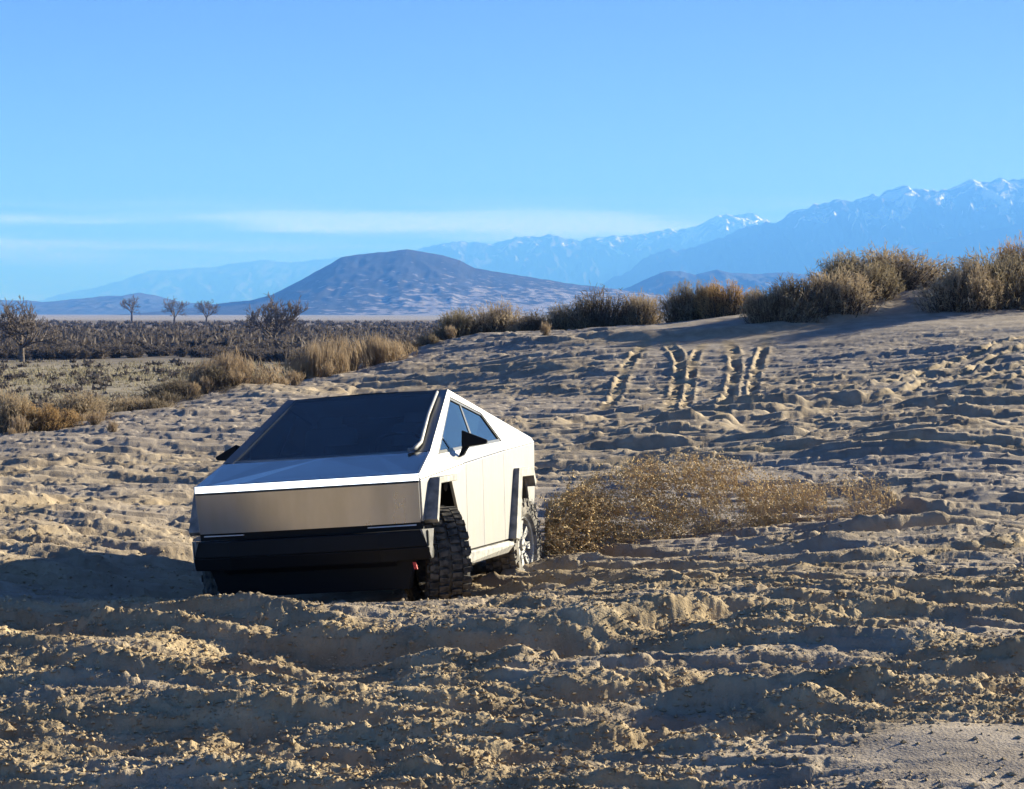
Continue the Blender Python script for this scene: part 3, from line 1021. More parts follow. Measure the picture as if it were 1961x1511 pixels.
prism('skid_plate', [(-.70, .12, .42), (.70, .12, .42), (.62, .50, .27), (-.62, .50, .27)], (0, .0, .03), M['black'], truck)
for s in (1, -1):
    prism('bumper_end', [(s * .915, .150, .660), (s * .985, .270, .660), (s * .965, .232, .43)], (-s * .02, .02, 0), M['flare'], truck)
prism('tow_hook', [(.83, .13, .41), (.855, .13, .41), (.865, .13, .355), (.84, .13, .355)], (0, .02, 0), M['red'], truck)
prism('underbody', [(-.64, .40, .30), (.64, .40, .30), (.64, 5.40, .32), (-.64, 5.40, .32)], (0, 0, .68), M['black'], truck)

# cabin
def soft_box(name, c, sz_, mat, bev=.03, rx=0.0, parent=truck):
    x, y, z = sz_[0] / 2, sz_[1] / 2, sz_[2] / 2
    V = [np.array(v) for v in [(-x, -y, -z), (x, -y, -z), (x, y, -z), (-x, y, -z), (-x * .92, -y * .8, z), (x * .92, -y * .8, z), (x * .92, y * .8, z), (-x * .92, y * .8, z)]]
    cr, sr = math.cos(rx), math.sin(rx)
    V = [(v[0] + c[0], v[1] * cr - v[2] * sr + c[1], v[1] * sr + v[2] * cr + c[2]) for v in V]
    o = mesh_obj(name, V, [(0, 3, 2, 1), (4, 5, 6, 7), (0, 1, 5, 4), (1, 2, 6, 5), (2, 3, 7, 6), (3, 0, 4, 7)], mat, parent, smooth=True)
    b = o.modifiers.new('bevel', 'BEVEL')
    b.width = bev
    b.segments = 3
    return o


prism('cabin_floor', [(-.86, .86, 1.0), (.86, .86, 1.0), (.86, 4.0, 1.0), (-.86, 4.0, 1.0)], (0, 0, .02), M['dash'], truck)
soft_box('dashboard', (0, 1.25, 1.13), (1.62, .62, .22), M['dash'], .05)
soft_box('centre_screen', (0, 1.52, 1.24), (.42, .03, .26), M['trim'], .008, R(-18))
for x in (-.40, .40):
    st = soft_box('seat', (x, 2.52, 1.22), (.52, .16, .66), M['seat'], .06, R(-14))
    soft_box('headrest', (x, 2.63, 1.55), (.28, .10, .18), M['seat'], .04, R(-10), parent=st)
soft_box('rear_seat', (0, 3.55, 1.15), (1.40, .18, .62), M['dash'], .06, R(-20))
soft_box('cabin_mirror', (0, 1.92, 1.585), (.25, .03, .07), M['trim'], .015)
# steering yoke on the driver's side
ang = np.linspace(0, 2 * math.pi, 33)[:-1]
V, Fc = [], []
for i, a in enumerate(ang):
    cx, cz_ = .19 * math.copysign(abs(math.cos(a)) ** .6, math.cos(a)), .14 * math.copysign(abs(math.sin(a)) ** .6, math.sin(a))
    for k in range(6):
        q = 2 * math.pi * k / 6
        V.append((.40 + cx * (1 + .09 * math.cos(q)), 1.72 + cz_ * .45 + .016 * math.sin(q), 1.30 + cz_ * (1 + .09 * math.cos(q))))
for i in range(32):
    for k in range(6):
        Fc.append((i * 6 + k, ((i + 1) % 32) * 6 + k, ((i + 1) % 32) * 6 + (k + 1) % 6, i * 6 + (k + 1) % 6))
sw = mesh_obj('steering_wheel', V, Fc, M['trim'], truck, True)
soft_box('steering_hub', (.40, 1.70, 1.30), (.30, .05, .07), M['trim'], .015, parent=sw)


def tube(path, rad, sides=6):
    P = [np.array(p, float) for p in path]
    V, Fc = [], []
    for i, p in enumerate(P):
        t = P[min(i + 1, len(P) - 1)] - P[max(i - 1, 0)]
        t /= np.linalg.norm(t) + 1e-9
        a = np.cross(t, (0.3, 0.9, 0.2))
        a /= np.linalg.norm(a) + 1e-9
        b = np.cross(t, a)
        r = rad[i] if hasattr(rad, '__len__') else rad
        for k in range(sides):
            q = 2 * math.pi * k / sides
            V.append(p + r * (math.cos(q) * a + math.sin(q) * b))
    for i in range(len(P) - 1):
        for k in range(sides):
            Fc.append((i * sides + k, i * sides + (k + 1) % sides, (i + 1) * sides + (k + 1) % sides, (i + 1) * sides + k))
    Fc += [tuple(range(sides - 1, -1, -1)), tuple(range((len(P) - 1) * sides, len(P) * sides))]
    return V, Fc


V, Fc = tube([(.70, .80, 1.285), (.745, .86, 1.30), (.765, 1.0, 1.345), (.70, 1.65, 1.585), (.665, 2.25, 1.79)], [.018, .02, .016, .014, .012])
mesh_obj('windscreen_wiper', V, Fc, M['rim'], truck, True)


# wheels
def revolve(profile, seg, closed=False):
    V, Fc = [], []
    k = len(profile)
    for i in range(seg):
        a = 2 * math.pi * i / seg
        for x, r in profile:
            V.append((x, r * math.cos(a), r * math.sin(a)))
    for i in range(seg):
        j = (i + 1) % seg
        for q in range(k - 1 if not closed else k):
            w = (q + 1) % k
            Fc.append((i * k + q, i * k + w, j * k + w, j * k + q))
    return V, Fc


def tyre_geo():
    V, Fc = revolve([(-.115, .262), (-.15, .30), (-.158, .355), (-.150, .405), (-.125, .426), (0, .430), (.125, .426), (.150, .405), (.158, .355), (.15, .30), (.115, .262)], 72)
    V, Fc = list(V), list(Fc)
    rr = random.Random(3)
    N = 40
    for col, (x0, x1) in enumerate([(-.150, -.092), (-.082, -.012), (.012, .082), (.092, .150)]):
        for i in range(N):
            a0 = 2 * math.pi * (i + (0.5 if col % 2 else 0)) / N
            w = 2 * math.pi / N * 0.62
            sk = rr.uniform(-.02, .02)
            ro = .452 if col in (1, 2) else .446
            rin = .42 if col in (1, 2) else .40
            b = len(V)
            for r in (rin, ro):
                for (x, a) in ((x0, a0 + sk), (x1, a0 - sk), (x1, a0 + w - sk), (x0, a0 + w + sk)):
                    V.append((x, r * math.cos(a), r * math.sin(a)))
            Fc += [(b + 4, b + 5, b + 6, b + 7), (b, b + 1, b + 5, b + 4), (b + 1, b + 2, b + 6, b + 5), (b + 2, b + 3, b + 7, b + 6), (b + 3, b, b + 4, b + 7)]
    for sgn in (-1, 1):                       # shoulder lugs on the sidewalls
        for i in range(N // 2):
            a0 = 2 * math.pi * i / (N // 2)
            w = 2 * math.pi / N * 0.9
            b = len(V)
            for x in (.145, .166):
                for r, a in ((.372, a0), (.415, a0), (.415, a0 + w), (.372, a0 + w)):
                    V.append((sgn * x, r * math.cos(a), r * math.sin(a)))
            Fc += [(b + 4, b + 5, b + 6, b + 7), (b, b + 1, b + 5, b + 4), (b + 1, b + 2, b + 6, b + 5), (b + 2, b + 3, b + 7, b + 6), (b + 3, b, b + 4, b + 7)]
    me_ = bpy.data.meshes.new('tyre')
    me_.from_pydata([tuple(v) for v in V], [], Fc)
    return me_


def rim_geo():
    V, Fc = revolve([(.118, .272), (.128, .262), (.118, .248), (.06, .236), (-.10, .228), (-.10, .252), (.10, .258)], 48, True)
    V, Fc = list(V), list(Fc)
    for i in range(8):                        # eight split spokes
        for off in (-.085, .085):
            a = 2 * math.pi * i / 8 + off
            b = len(V)
            for r, hw, x0, x1 in ((.06, .020, .045, .085), (.24, .017, .055, .10)):
                for t, x in ((-hw, x0), (hw, x0), (hw, x1), (-hw, x1)):
                    V.append((x, r * math.cos(a) - t * math.sin(a), r * math.sin(a) + t * math.cos(a)))
            Fc += [(b + k, b + (k + 1) % 4, b + 4 + (k + 1) % 4, b + 4 + k) for k in range(4)]
    me_ = bpy.data.meshes.new('rim')
    me_.from_pydata([tuple(v) for v in V], [], Fc)
    return me_


def disc_geo(name, x0, x1, r, seg=28):
    V, Fc = revolve([(x0, 0.001), (x0, r), (x1, r * .92), (x1, 0.001)], seg)
    me_ = bpy.data.meshes.new(name)
    me_.from_pydata(V, [], Fc)
    return me_


TY_F, TY_R, RIM, HUB, BRK = tyre_geo(), None, rim_geo(), disc_geo('hub_cap', .04, .108, .062), disc_geo('brake_disc', -.02, .01, .19)
TY_R = TY_F.copy()
TY_F.materials.append(M['rubber'])
TY_R.materials.append(M['rubber_sunlit_dusty'])
RIM.materials.append(M['rim'])
RIM_F_SHADED = RIM.copy()
RIM_F_SHADED.materials.clear()
RIM_F_SHADED.materials.append(M['rubber'])  # front rims in near-black rubber, their shade put into the colour
HUB.materials.append(M['rim'])
BRK.materials.append(M['black'])
for i, (wx_, wy_) in enumerate(WHEELS):
    wt = link_mesh('wheel', RIM if i > 1 else RIM_F_SHADED, None, truck)
    wt.location = (wx_, wy_, .365 if i < 2 else .33)
    wt.scale = (1.12 if i < 2 else 1.0, 1, 1)
    wt.rotation_euler = (0.35 * i, 0, R(27 if i < 2 else -8) + (math.pi if wx_ < 0 else 0))
    wt.rotation_mode = 'XYZ'
    for nm, g in (('tyre', TY_F if i < 2 else TY_R), ('hub_cap', HUB), ('brake_disc', BRK)):
        link_mesh(nm, g, None, wt)


# ------------------------------------------------------------------ dry shrubs and grass
def norm(a):
    return a / (np.linalg.norm(a, axis=-1, keepdims=True) + 1e-9)


def blades(base, dirs, length, width, droop, r, seg=2):
    """thin tapering twigs; returns vertex and triangle arrays"""
    n = len(base)
    side = norm(np.cross(dirs, r.normal(size=(n, 3))))
    mid = base + dirs * (length * 0.5)[:, None] + np.array([0, 0, 1]) * (droop * 0.15 * length)[:, None]
    tip = base + dirs * length[:, None] - np.array([0, 0, 1]) * (droop * 0.35 * length)[:, None]
    w = width[:, None]
    V = np.stack([base - side * w, base + side * w, mid - side * w * .8, mid + side * w * .8, tip], 1).reshape(-1, 3)
    o = (np.arange(n) * 5)[:, None]
    T = np.concatenate([o + np.array([[0, 1, 3]]), o + np.array([[0, 3, 2]]), o + np.array([[2, 3, 4]])], 0)
    return V, T


def stems(paths, r0, r1, sides=3):
    """paths (n,k,3) -> tapering tubes"""
    n, k, _ = paths.shape
    V = np.zeros((n, k, sides, 3))
    for i in range(k):
        t = norm(paths[:, min(i + 1, k - 1)] - paths[:, max(i - 1, 0)])
        a = norm(np.cross(t, np.array([0.31, 0.87, 0.22])))
        b = np.cross(t, a)
        rad = (r0 * (1 - i / (k - 1)) + r1 * (i / (k - 1)))[:, None] if hasattr(r0, '__len__') else r0 * (1 - i / (k - 1)) + r1 * i / (k - 1)
        for s in range(sides):
            q = 2 * math.pi * s / sides
            V[:, i, s] = paths[:, i] + rad * (math.cos(q) * a + math.sin(q) * b)
    o = (np.arange(n) * k * sides)[:, None]
    T = []
    for i in range(k - 1):
        for s in range(sides):
            a_, b_2, c_, d_ = i * sides + s, i * sides + (s + 1) % sides, (i + 1) * sides + (s + 1) % sides, (i + 1) * sides + s
            T += [o + np.array([[a_, b_2, c_]]), o + np.array([[a_, c_, d_]])]
    return V.reshape(-1, 3), np.concatenate(T, 0)


def shrub_mesh(seed, n_stem, n_twig, flat, twig_len, twig_w, upright, lobes=5, skirt=0.0):
    """unit shrub (half-width 1, height 1): stem mesh arrays and twig mesh arrays"""
    r = np.random.default_rng(seed)
    # uneven dome made of several lobes
    lc = r.normal(size=(lobes, 2)) * (0.38 if lobes > 4 else 0.15)
    lr = r.uniform(0.40, 0.66, lobes)
    lh = r.uniform(0.78, 1.0, lobes) * (1 - 0.35 * np.linalg.norm(lc, axis=1))
    k = r.integers(0, lobes, n_stem)
    a = r.uniform(0, 2 * math.pi, n_stem)
    q = np.sqrt(r.uniform(0, 1, n_stem))
    tipx = lc[k, 0] + lr[k] * q * np.cos(a)
    tipy = lc[k, 1] + lr[k] * q * np.sin(a)
    tipz = lh[k] * np.sqrt(np.clip(1 - q ** 2 * (0.97 - flat), 0.03, 1)) * r.uniform(0.80, 1.0, n_stem)
    tip = np.stack([tipx, tipy, tipz], 1)
    root = np.stack([tipx, tipy, np.zeros(n_stem)], 1) * (r.uniform(0.35, 0.85, n_stem) if lobes > 4 else r.uniform(0.05, 0.3, n_stem))[:, None]
    root[:, 2] = -0.08
    ts = np.linspace(0, 1, 4)
    bow = r.normal(size=(n_stem, 3)) * 0.06
    P = root[:, None] * (1 - ts)[None, :, None] + tip[:, None] * ts[None, :, None]
    P[:, :, 2] = root[:, None, 2] + (tip[:, None, 2] - root[:, None, 2]) * ts[None] ** 0.85
    P += bow[:, None] * np.sin(math.pi * ts)[None, :, None]
    SV, ST = stems(P * np.array([.9, .9, .86]), 0.012, 0.003)
    # twigs spring from the upper stems
    si = r.integers(0, n_stem, n_twig)
    t = np.clip(r.beta(1.9, 1.15, n_twig), 0.08, 1)
    f = t * 3
    i0 = np.minimum(f.astype(int), 2)
    fr = (f - i0)[:, None]
    B = P[si, i0] * (1 - fr) + P[si, i0 + 1] * fr
    out = norm(B * np.array([1, 1, 0.5]) + 1e-3)
    d = norm(out * (1 - upright) + np.array([0, 0, 1]) * (0.30 + upright) + r.normal(size=(n_twig, 3)) * (0.30 if upright > .6 else 0.85))
    L = twig_len * r.uniform(0.5, 1.4, n_twig)
    W = twig_w * r.uniform(0.6, 1.4, n_twig)
    TV, TT = blades(B, d, L, W, r.uniform(0, 0.6, n_twig), r)
    return (SV, ST), (TV, TT)


def make_proto(seed, stem_mat, twig_mat, **kw):
    (SV, ST), (TV, TT) = shrub_mesh(seed, **kw)
    return tri_mesh('shrub_stems', SV, ST, stem_mat), tri_mesh('shrub_twigs', TV, TT, twig_mat)


def place(name, protos, x, y, w, h, rz, label, cat, group=None, z=None, d=None, sink=0.03):
    """w half-width, h height in metres"""
    o = empty(name, (x, y, (gz(x, y) if z is None else z) - sink), rz)
    o.scale = (w, d or w * 0.85, h)
    link_mesh('stems', protos[0], None, o)
    link_mesh('twigs', protos[1], None, o)
    tag(o, label, cat, group)
    return o


SH = dict(n_stem=650, n_twig=12000, flat=0.0, twig_len=0.095, twig_w=0.0045, upright=0.0, lobes=8)
P_olive = [make_proto(100 + i, M['stem'], M['olive'], **SH) for i in range(2)]
P_tan = [make_proto(110 + i, M['stem'], M['tan'], **SH) for i in range(2)]
P_orange = [make_proto(120 + i, M['stem'], M['orange'], **SH) for i in range(1)]
P_dark = [make_proto(130 + i, M['stem'], M['dark'], **{**SH, 'n_twig': 6000}) for i in range(2)]
GR = dict(n_stem=260, n_twig=2600, flat=0.35, twig_len=0.34, twig_w=0.005, upright=1.6, lobes=7, skirt=1)
P_straw = [make_proto(140 + i, M['straw'], M['straw'], **GR) for i in range(3)]
LW = dict(n_stem=70, n_twig=700, flat=0.2, twig_len=0.26, twig_w=0.009, upright=0.9, lobes=4)
P_tuft = [make_proto(150 + i, M['stem'], M['straw'], **LW) for i in range(4)]
P_dtuft = [make_proto(160 + i, M['stem'], M['dark'], **LW) for i in range(3)]


def shrub_px(name, protos, px, base_py, wpx, hpx, label, cat, depth, rz=0.0, group=None):
    """shrub wpx wide and hpx tall in photo pixels at a given depth, standing on the dune"""
    x = (px - 980.5) / F * depth
    return place(name, protos, x, depth, wpx / 2 / F * depth * 1.3, hpx / F * depth * 1.22, rz, label, cat, group)


# shrubs along the crest, right to left
CREST = [
    ('desert_shrub', P_olive[0], 1925, 590, 190, 118, 'large olive shrub at the right edge of the crest', 51.5, 0.4),
    ('desert_shrub', P_orange[0], 1965, 580, 120, 120, 'ochre-tipped shrub cut by the right picture edge, behind the large olive shrub', 53.5, 1.3),
    ('desert_shrub', P_tan[1], 1845, 600, 120, 92, 'tan shrub with dark foot at the left of the right-edge thicket', 51.0, 2.0),
    ('desert_shrub', P_tan[0], 1700, 560, 175, 90, 'rounded brown shrub on the highest part of the crest', 54.5, 0.2),
    ('desert_shrub', P_olive[1], 1630, 575, 150, 95, 'olive shrub just left of the highest brown shrub', 53.5, 1.0),
    ('desert_shrub', P_tan[0], 1600, 600, 140, 85, 'pale twiggy shrub in front of the highest crest shrubs', 51.5, 2.4),
    ('desert_shrub', P_dark[0], 1530, 615, 150, 90, 'dark shaded shrub at the left foot of the tallest clump', 51.5, 0.9),
    ('desert_shrub', P_olive[0], 1478, 628, 90, 70, 'small dark olive shrub at the leftmost end of the tallest clump', 50.5, 0.1),
    ('desert_shrub', P_orange[0], 1390, 605, 100, 62, 'golden shrub standing alone on the pale saddle of the crest', 55.0, 0.5),
    ('desert_shrub', P_olive[1], 1325, 602, 85, 66, 'dark olive shrub touching the left of the golden shrub', 55.5, 2.8),
    ('desert_shrub', P_tan[0], 1225, 626, 100, 58, 'tan shrub with ochre foot left of the saddle', 56.0, 1.9),
    ('desert_shrub', P_dark[1], 1150, 632, 130, 80, 'wide dark shrub in mid crest with a pale twiggy top', 56.0, 0.7),
    ('desert_shrub', P_olive[0], 1095, 640, 90, 66, 'olive shrub at the left of the wide dark crest shrub', 56.0, 2.2),
    ('desert_shrub', P_dark[0], 1035, 652, 80, 60, 'low black-brown shrub between the olive crest shrub and the dome shrub', 56.0, 0.3),
    ('desert_shrub', P_tan[1], 950, 650, 120, 66, 'dome of pale tan twigs on the left part of the crest', 56.0, 0.9),
    ('desert_shrub', P_olive[0], 890, 655, 90, 64, 'darker half of the dome thicket on the left part of the crest', 55.5, 1.7),
    ('desert_shrub', P_dark[0], 835, 662, 70, 34, 'low dark shrub left of the dome thicket', 55.0, 2.9),
]
for nm, pr, px, py, w, h, lab, dep, rz in CREST:
    k_ = 1.22 if px < 1450 else 1.06
    shrub_px(nm, pr, px, py, w * 1.12, h * k_, lab, 'shrub', dep, rz)

LIP = [
    ('dry_grass_clump', P_straw[0], 655, 715, 120, 68, 'tall orange-straw grass clump behind the truck roof', 49.5, 0.2, 'grass'),
    ('dry_grass_clump', P_straw[1], 600, 715, 90, 60, 'straw grass clump at the left of the tallest orange clump', 48.5, 1.2, 'grass'),
    ('dry_grass_clump', P_straw[2], 720, 712, 110, 48, 'low straw grass clump right of the tallest orange clump', 50.5, 2.2, 'grass'),
    ('dry_grass_clump', P_straw[1], 440, 745, 130, 58, 'pale straw clump on the lip behind the dark bank', 44.5, 0.8, 'grass'),
    ('desert_shrub', P_dark[1], 345, 752, 150, 52, 'long dark shrub hanging over the shaded dune lip', 43.0, 0.0, 'shrub'),
    ('desert_shrub', P_dark[0], 415, 735, 110, 56, 'dark brown shrub right of the long lip shrub', 44.0, 1.4, 'shrub'),
    ('desert_shrub', P_tan[0], 250, 795, 130, 44, 'tan shrub on the left dune lip above its long shadow', 38.0, 0.5, 'shrub'),
    ('desert_shrub', P_orange[0], 80, 832, 110, 58, 'ochre shrub on the left dune lip near the picture edge', 34.5, 0.9, 'shrub'),
    ('desert_shrub', P_tan[0], 15, 836, 130, 92, 'tall tan shrub cut by the left picture edge', 34.5, 2.1, 'shrub'),
    ('desert_shrub', P_tan[1], 150, 815, 120, 60, 'middle tan shrub of the left dune lip', 36.5, 1.1, 'shrub'),
    ('desert_shrub', P_dark[0], 60, 800, 110, 52, 'dark brown shrub behind the ochre shrub near the left edge', 37.0, 0.3, 'shrub'),
    ('desert_shrub', P_olive[1], 200, 778, 120, 48, 'olive-brown shrub behind the middle of the left lip', 40.0, 1.6, 'shrub'),
    ('desert_shrub', P_dark[1], 120, 790, 100, 44, 'low dark shrub between the left-edge brush and the middle lip shrubs', 38.5, 2.6, 'shrub'),
    ('desert_shrub', P_olive[0], 500, 728, 110, 46, 'olive shrub between the pale straw clump and the orange grass', 46.5, 2.0, 'shrub'),
    ('desert_shrub', P_dark[0], 775, 690, 110, 34, 'low dark brush patch right of the orange grass clumps', 52.5, 0.6, 'shrub'),
    ('desert_shrub', P_dark[0], 290, 798, 70, 30, 'small dark shrub in the shade at the foot of the left lip', 40.0, 1.7, 'shrub'),
]
for nm, pr, px, py, w, h, lab, dep, rz, cat in LIP:
    shrub_px(nm, pr, px, py, w, h, lab, cat, dep, rz)

# small tufts scattered along the lip, many alike
rt = np.random.default_rng(21)
lip_x = np.array([0, 100, 250, 380, 450, 600, 700, 850, 950, 1100])
lip_d = np.array([33, 35, 38, 42.5, 44.5, 49, 51.5, 55, 56.5, 57])
for i in range(72):
    px = rt.uniform(5, 1060)
    dep = float(np.interp(px, lip_x, lip_d)) + rt.uniform(-1.8, 2.0)
    dark_t = rt.random() < 0.35
    pr = (P_dtuft if dark_t else P_tuft)[rt.integers(0, 3)]
    x = (px - 980.5) / F * dep
    h = rt.uniform(0.16, 0.42)
    place('grass_tuft', pr, x, dep, h * rt.uniform(.7, 1.3), h, rt.uniform(0, 6), 'small dark twiggy tuft among others along the dune lip' if dark_t else 'small straw-coloured tuft among others along the dune lip',
          'grass', 'dark tufts along the dune lip' if dark_t else 'straw tufts along the dune lip')
for px, py, h, lab in [(215, 838, .26, 'lone pale seedling in the shadow below the left lip'), (1045, 648, .40, 'bright twiggy tuft at the foot of the mid-crest shrubs')]:
    q = hit(px, py)
    place('grass_tuft', P_tuft[3], q[0], q[1], h * .8, h, 1.0, lab, 'grass')


# ------------------------------------------------------------------ bare trees on the valley floor
def bare_tree(seed, height, spread, fork, n_limb, twig_r):
    r = np.random.default_rng(seed)
    trunk_top = fork * height
    TP = [np.array([[0, 0, -0.3], [0.03 * height * r.normal() * .3, 0, trunk_top * .5], [0, 0.02 * height * r.normal() * .3, trunk_top]])]
    trunk = stems(np.array(TP), np.array([0.05 * height]), np.array([0.036 * height]), 8)
    paths, r0s, r1s = [], [], []

    def grow(p, d, L, rad, lev):
        k = 5
        pts = [p]
        q, dd = p.copy(), d.copy()
        for i in range(k - 1):
            dd = norm(dd + r.normal(size=3) * 0.16 + np.array([0, 0, 0.07]))
            q = q + dd * L / (k - 1)
            pts.append(q.copy())
        paths.append(np.array(pts))
        r0s.append(rad)
        r1s.append(rad * 0.55)
        if lev >= 4:
            return
        n = 3 if lev < 2 else 4
        for j in range(n + (lev == 0)):
            t = r.uniform(0.35, 1.0) if j else 1.0
            i0 = min(int(t * 4), 3)
            b = pts[i0] + (pts[i0 + 1] - pts[i0]) * (t * 4 - i0)
            nd = norm(dd + r.normal(size=3) * 0.55 + np.array([0, 0, 0.10]))
            grow(b, nd, L * r.uniform(0.52, 0.74), max(rad * 0.55, twig_r), lev + 1)
    for i in range(n_limb):
        a = 2 * math.pi * i / n_limb + r.uniform(-.4, .4)
        el = r.uniform(0.7, 1.5)
        d = norm(np.array([math.cos(a) * spread, math.sin(a) * spread, el]))
        grow(np.array([0, 0, trunk_top * r.uniform(.8, 1)]), d, height * 0.36, 0.022 * height, 0)
    Pk = np.array(paths)
    crown = stems(Pk, np.array(r0s), np.array(r1s), 3)
    zmax = crown[0][:, 2].max()
    f = height / zmax
    return (trunk[0] * f, trunk[1]), (crown[0] * f, crown[1])


def tree_px(px, base_py, hpx, seed, spread, fork, n_limb, label):
    d = -VZ * F / (base_py - 600.0)
    x = (px - 980.5) / F * d
    h = hpx / F * d
    tr_, cr_ = bare_tree(seed, h, spread, fork, n_limb, 0.0042 * h)
    o = empty('bare_tree', (x, d, VZ))
    link_mesh('trunk', tri_mesh('trunk', tr_[0], tr_[1], M['bark'], True), None, o)
    link_mesh('crown', tri_mesh('crown', cr_[0], cr_[1], M['bark']), None, o)
    tag(o, label, 'tree')


tree_px(42, 692, 128, 5, 1.15, 0.24, 8, 'wide bare tree with forked dark trunk at the far left')
tree_px(526, 662, 104, 9, 1.1, 0.10, 10, 'spreading bare tree above the truck windscreen, in front of the cone')
tree_px(253, 616, 52, 12, 0.35, 0.25, 4, 'slender distant bare tree, first right of the wide left tree')
tree_px(335, 618, 52, 15, 0.75, 0.2, 5, 'distant bare tree with V-shaped limbs, middle of the small three')
tree_px(396, 618, 46, 18, 0.7, 0.2, 6, 'squat distant bare tree, rightmost of the small three')

# ------------------------------------------------------------------ sagebrush flat
rs = np.random.default_rng(33)
SG = dict(n_stem=24, n_twig=420, flat=0.25, twig_len=0.36, twig_w=0.03, upright=0.5, lobes=4)
P_sage = [make_proto(170 + i, M['stem'], M['sage'], **SG) for i in range(5)]
spots = []
while len(spots) < 2300:
    inv = rs.uniform(1 / 1250, 1 / 232)
    d = 1 / inv
    px = rs.uniform(-60, 900)
    x = (px - 980.5) / F * d
    if pn(np.array([x * .03]), np.array([d * .015]), 90)[0] > -0.35:
        spots.append((d, x, px))
spots.sort()
bigs = [s_ for s_ in spots if -10 < s_[2] < 570][:290]
small = [s_ for s_ in spots if s_ not in set(bigs)]
for d, x, px in bigs:
    h = rs.uniform(0.8, 1.7)
    w = h * rs.uniform(.8, 1.5)
    o = empty('sagebrush', (x, d, VZ - 0.1), rs.uniform(0, 6))
    o.scale = (w, w, h)
    k = rs.integers(0, 5)
    link_mesh('stems', P_sage[k][0], None, o)
    link_mesh('twigs', P_sage[k][1], None, o)
    tag(o, 'dark rounded sagebrush, one of many on the flat behind the dune lip', 'sagebrush', 'sagebrush on the flat')
(_, _), (TV0, TT0) = shrub_mesh(180, n_stem=16, n_twig=46, flat=0.25, twig_len=0.6, twig_w=0.10, upright=0.5, lobes=3)
for k in range(420):
    d = 1 / rs.uniform(1 / 232, 1 / 115)
    px = rs.uniform(-60, 620)
    small.append((d, (px - 980.5) / F * d, px))
Vs, Ts = [], []
for i, (d, x, px) in enumerate(small):
    h = rs.uniform(0.9, 2.0) if d > 232 else rs.uniform(0.15, 0.6)
    a = rs.uniform(0, 6.28)
    w = h * rs.uniform(.9, 1.6)
    c, s_ = math.cos(a), math.sin(a)
    v = np.stack([(TV0[:, 0] * c - TV0[:, 1] * s_) * w + x, (TV0[:, 0] * s_ + TV0[:, 1] * c) * w + d, TV0[:, 2] * h + VZ - .1], 1)
    Vs.append(v)
    Ts.append(TT0 + i * len(TV0))
o = link_mesh('far_sagebrush', tri_mesh('far_sagebrush', np.concatenate(Vs), np.concatenate(Ts), M['sage']))
tag(o, 'dark mass of far sagebrush covering the flat', 'sagebrush', kind='stuff')
# pale grass on the near part of the flat
n = 5200
inv = rs.uniform(1 / 236, 1 / 120, n)
d = 1 / inv
x = (rs.uniform(-120, 620, n) - 980.5) / F * d
B = np.stack([x, d, np.full(n, VZ - .05)], 1)
B = np.repeat(B, 5, 0) + rs.normal(size=(n * 5, 3)) * np.array([.18, .18, 0])
D_ = norm(rs.normal(size=(n * 5, 3)) * .5 + np.array([0, 0, 1]))
V, T = blades(B, D_, np.repeat(rs.uniform(.1, 1.0, n) ** 2 * 0.5 + .08, 5), np.full(n * 5, .035), np.full(n * 5, .3), rs)
M['field'] = foliage('field_grass', (0.10, 0.088, 0.055), (0.38, 0.33, 0.22), nscale=0.22, trans=0.3)
o = link_mesh('field_grass', tri_mesh('field_grass', V, T, M['field']))
tag(o, 'pale dry grass on the near part of the flat', 'grass', kind='stuff')

# ------------------------------------------------------------------ loose sand: clods and the plume thrown by the rear wheel
OCT_V = np.array([(1, 0, 0), (-1, 0, 0), (0, 1, 0), (0, -1, 0), (0, 0, 1), (0, 0, -1)], float)
OCT_T = np.array([(0, 2, 4), (2, 1, 4), (1, 3, 4), (3, 0, 4), (2, 0, 5), (1, 2, 5), (3, 1, 5), (0, 3, 5)])


TET_V = np.array([(.9, 0, -.5), (-.6, .8, -.4), (-.5, -.8, -.5), (0, 0, .9)], float)
TET_T = np.array([(0, 1, 3), (1, 2, 3), (2, 0, 3), (0, 2, 1)])


def lumps(C, size, r, OCT_V=OCT_V, OCT_T=OCT_T):
    n, nv = len(C), len(OCT_V)
    S_ = size[:, None] * r.uniform(0.7, 1.4, (n, 3)) * np.array([1.15, 1.15, 0.8])
    a = r.uniform(0, 6.28, n)
    V = OCT_V[None] * S_[:, None] * r.uniform(0.75, 1.25, (n, nv, 1))
    x = V[..., 0] * np.cos(a)[:, None] - V[..., 1] * np.sin(a)[:, None]
    y = V[..., 0] * np.sin(a)[:, None] + V[..., 1] * np.cos(a)[:, None]
    V = np.stack([x, y, V[..., 2]], -1) + C[:, None]
    T = OCT_T[None] + (np.arange(n) * nv)[:, None, None]
    return V.reshape(-1, 3), T.reshape(-1, 3)


rc = np.random.default_rng(44)
n = 70000
d = 1 / rc.uniform(1 / 24, 1 / 10.0, n)
x = (rc.uniform(-80, 2040, n) - 980.5) / F * d
z, ch = dune_height(x, d)
keep = rc.random(n) < 0.04 + 0.96 * ch ** 1.3
x, d, z = x[keep], d[keep], z[keep]
size = 0.005 + 0.014 * rc.random(len(x)) ** 4
V, T = lumps(np.stack([x, d, z + size * 0.2], 1), size, rc)
o = link_mesh('sand_clods', tri_mesh('sand_clods', V, T, M['clod']))
tag(o, 'crumbled sand clods strewn over the churned foreground', 'sand', kind='stuff')

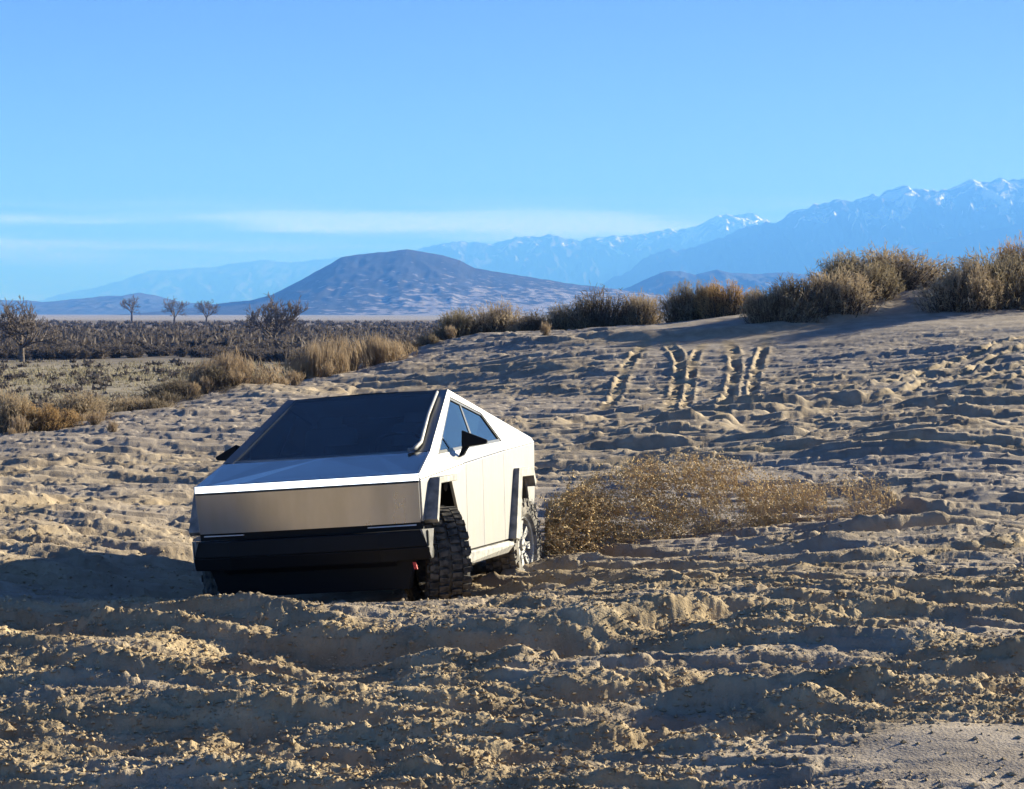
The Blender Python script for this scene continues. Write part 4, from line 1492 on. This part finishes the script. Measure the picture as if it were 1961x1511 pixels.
# plume: threads of sand flung back and to the right of the rear wheel
rp = np.random.default_rng(55)
src = tw((0.95, 4.75, 0.1))
pts, sizes = [], []
top_x = np.array([1040, 1110, 1200, 1270, 1340, 1400, 1480, 1560, 1640, 1700, 1740])
top_y = np.array([975, 930, 884, 868, 864, 874, 908, 924, 902, 918, 980])
bot_x = np.array([1050, 1130, 1220, 1350, 1500, 1740])
bot_y = np.array([1092, 1092, 1080, 1058, 1035, 1030])
for k in range(7600):
    u = rp.beta(1.05, 1.35) if k % 6 else rp.uniform(0, 0.14)
    px0 = 1044 + u * 688
    ty, by = np.interp(px0, top_x, top_y), np.interp(px0, bot_x, bot_y)
    f = rp.beta(1.2, 1.2)
    py0 = by + (ty - by) * f
    dep = src[1] + 0.45 + 3.0 * u + rp.normal() * 0.2
    if pn(np.array([px0 * .016]), np.array([py0 * .028]), 91)[0] < -0.22 and rp.random() < 0.75:
        continue
    p = at(px0, py0, dep)
    m_n = int(rp.integers(6, 22))
    big = rp.uniform(0.006, 0.016) * (1.1 - 0.35 * u)
    # strands stream away from the tyre, then arch over and fall
    away = norm(p - src + np.array([0, 0, 0.25]))
    dirv = norm(away * max(0.0, 1.0 - 1.6 * u) + np.array([0.25, 0.1, -0.75]) * (0.35 + u) + rp.normal(size=3) * 0.30)
    for j in range(m_n):
        pts.append(p + rp.normal(size=3) * big * 0.3)
        sizes.append(big * rp.uniform(0.7, 1.2) * (1 - 0.55 * j / m_n))
        dirv = norm(dirv + rp.normal(size=3) * 0.22 + np.array([0, 0, -0.03]))
        p = p + dirv * big * 1.15
for k in range(9000):                         # stray grains round the threads
    u = rp.beta(1.1, 1.3)
    px0 = 1046 + u * 700
    ty, by = np.interp(px0, top_x, top_y) - 10, np.interp(px0, bot_x, bot_y) + 15
    py0 = rp.uniform(ty, by)
    pts.append(at(px0, py0, src[1] + 0.5 + 3.0 * u + rp.normal() * 0.3))
    sizes.append(rp.uniform(0.004, 0.009))
V, T = lumps(np.array(pts), np.array(sizes), rp, TET_V, TET_T)
o = link_mesh('sand_spray', tri_mesh('sand_spray', V, T, M['spray']))
tag(o, 'plume of brown sand flung into the air behind the rear wheel', 'sand', kind='stuff')

# ------------------------------------------------------------------ haze over the valley
hz = bpy.data.materials.new('valley_haze')
hz.use_nodes = True
hn = hz.node_tree.nodes
for nd in list(hn):
    if nd.type == 'BSDF_PRINCIPLED':
        hn.remove(nd)
pv = hn.new('ShaderNodeVolumePrincipled')
pv.inputs['Color'].default_value = (0.09, 0.30, 1.0, 1)
pv.inputs['Absorption Color'].default_value = (0.40, 0.40, 0.40, 1)
pv.inputs['Density'].default_value = 9.0e-5
pv.inputs['Density Attribute'].default_value = ''
pv.inputs['Anisotropy'].default_value = 0.0
hz.node_tree.links.new(pv.outputs[0], hn['Material Output'].inputs['Volume'])
X, Y0, Y1, Z0, Z1 = 75000, -71000, 76000, -12.0, 1850.0
o = mesh_obj('haze', [(-X, Y0, Z0), (X, Y0, Z0), (X, Y1, Z0), (-X, Y1, Z0), (-X, Y0, Z1), (X, Y0, Z1), (X, Y1, Z1), (-X, Y1, Z1)],
             [(0, 3, 2, 1), (4, 5, 6, 7), (0, 1, 5, 4), (1, 2, 6, 5), (2, 3, 7, 6), (3, 0, 4, 7)], hz)
tag(o, 'pale blue haze filling the valley air', 'haze', kind='stuff')
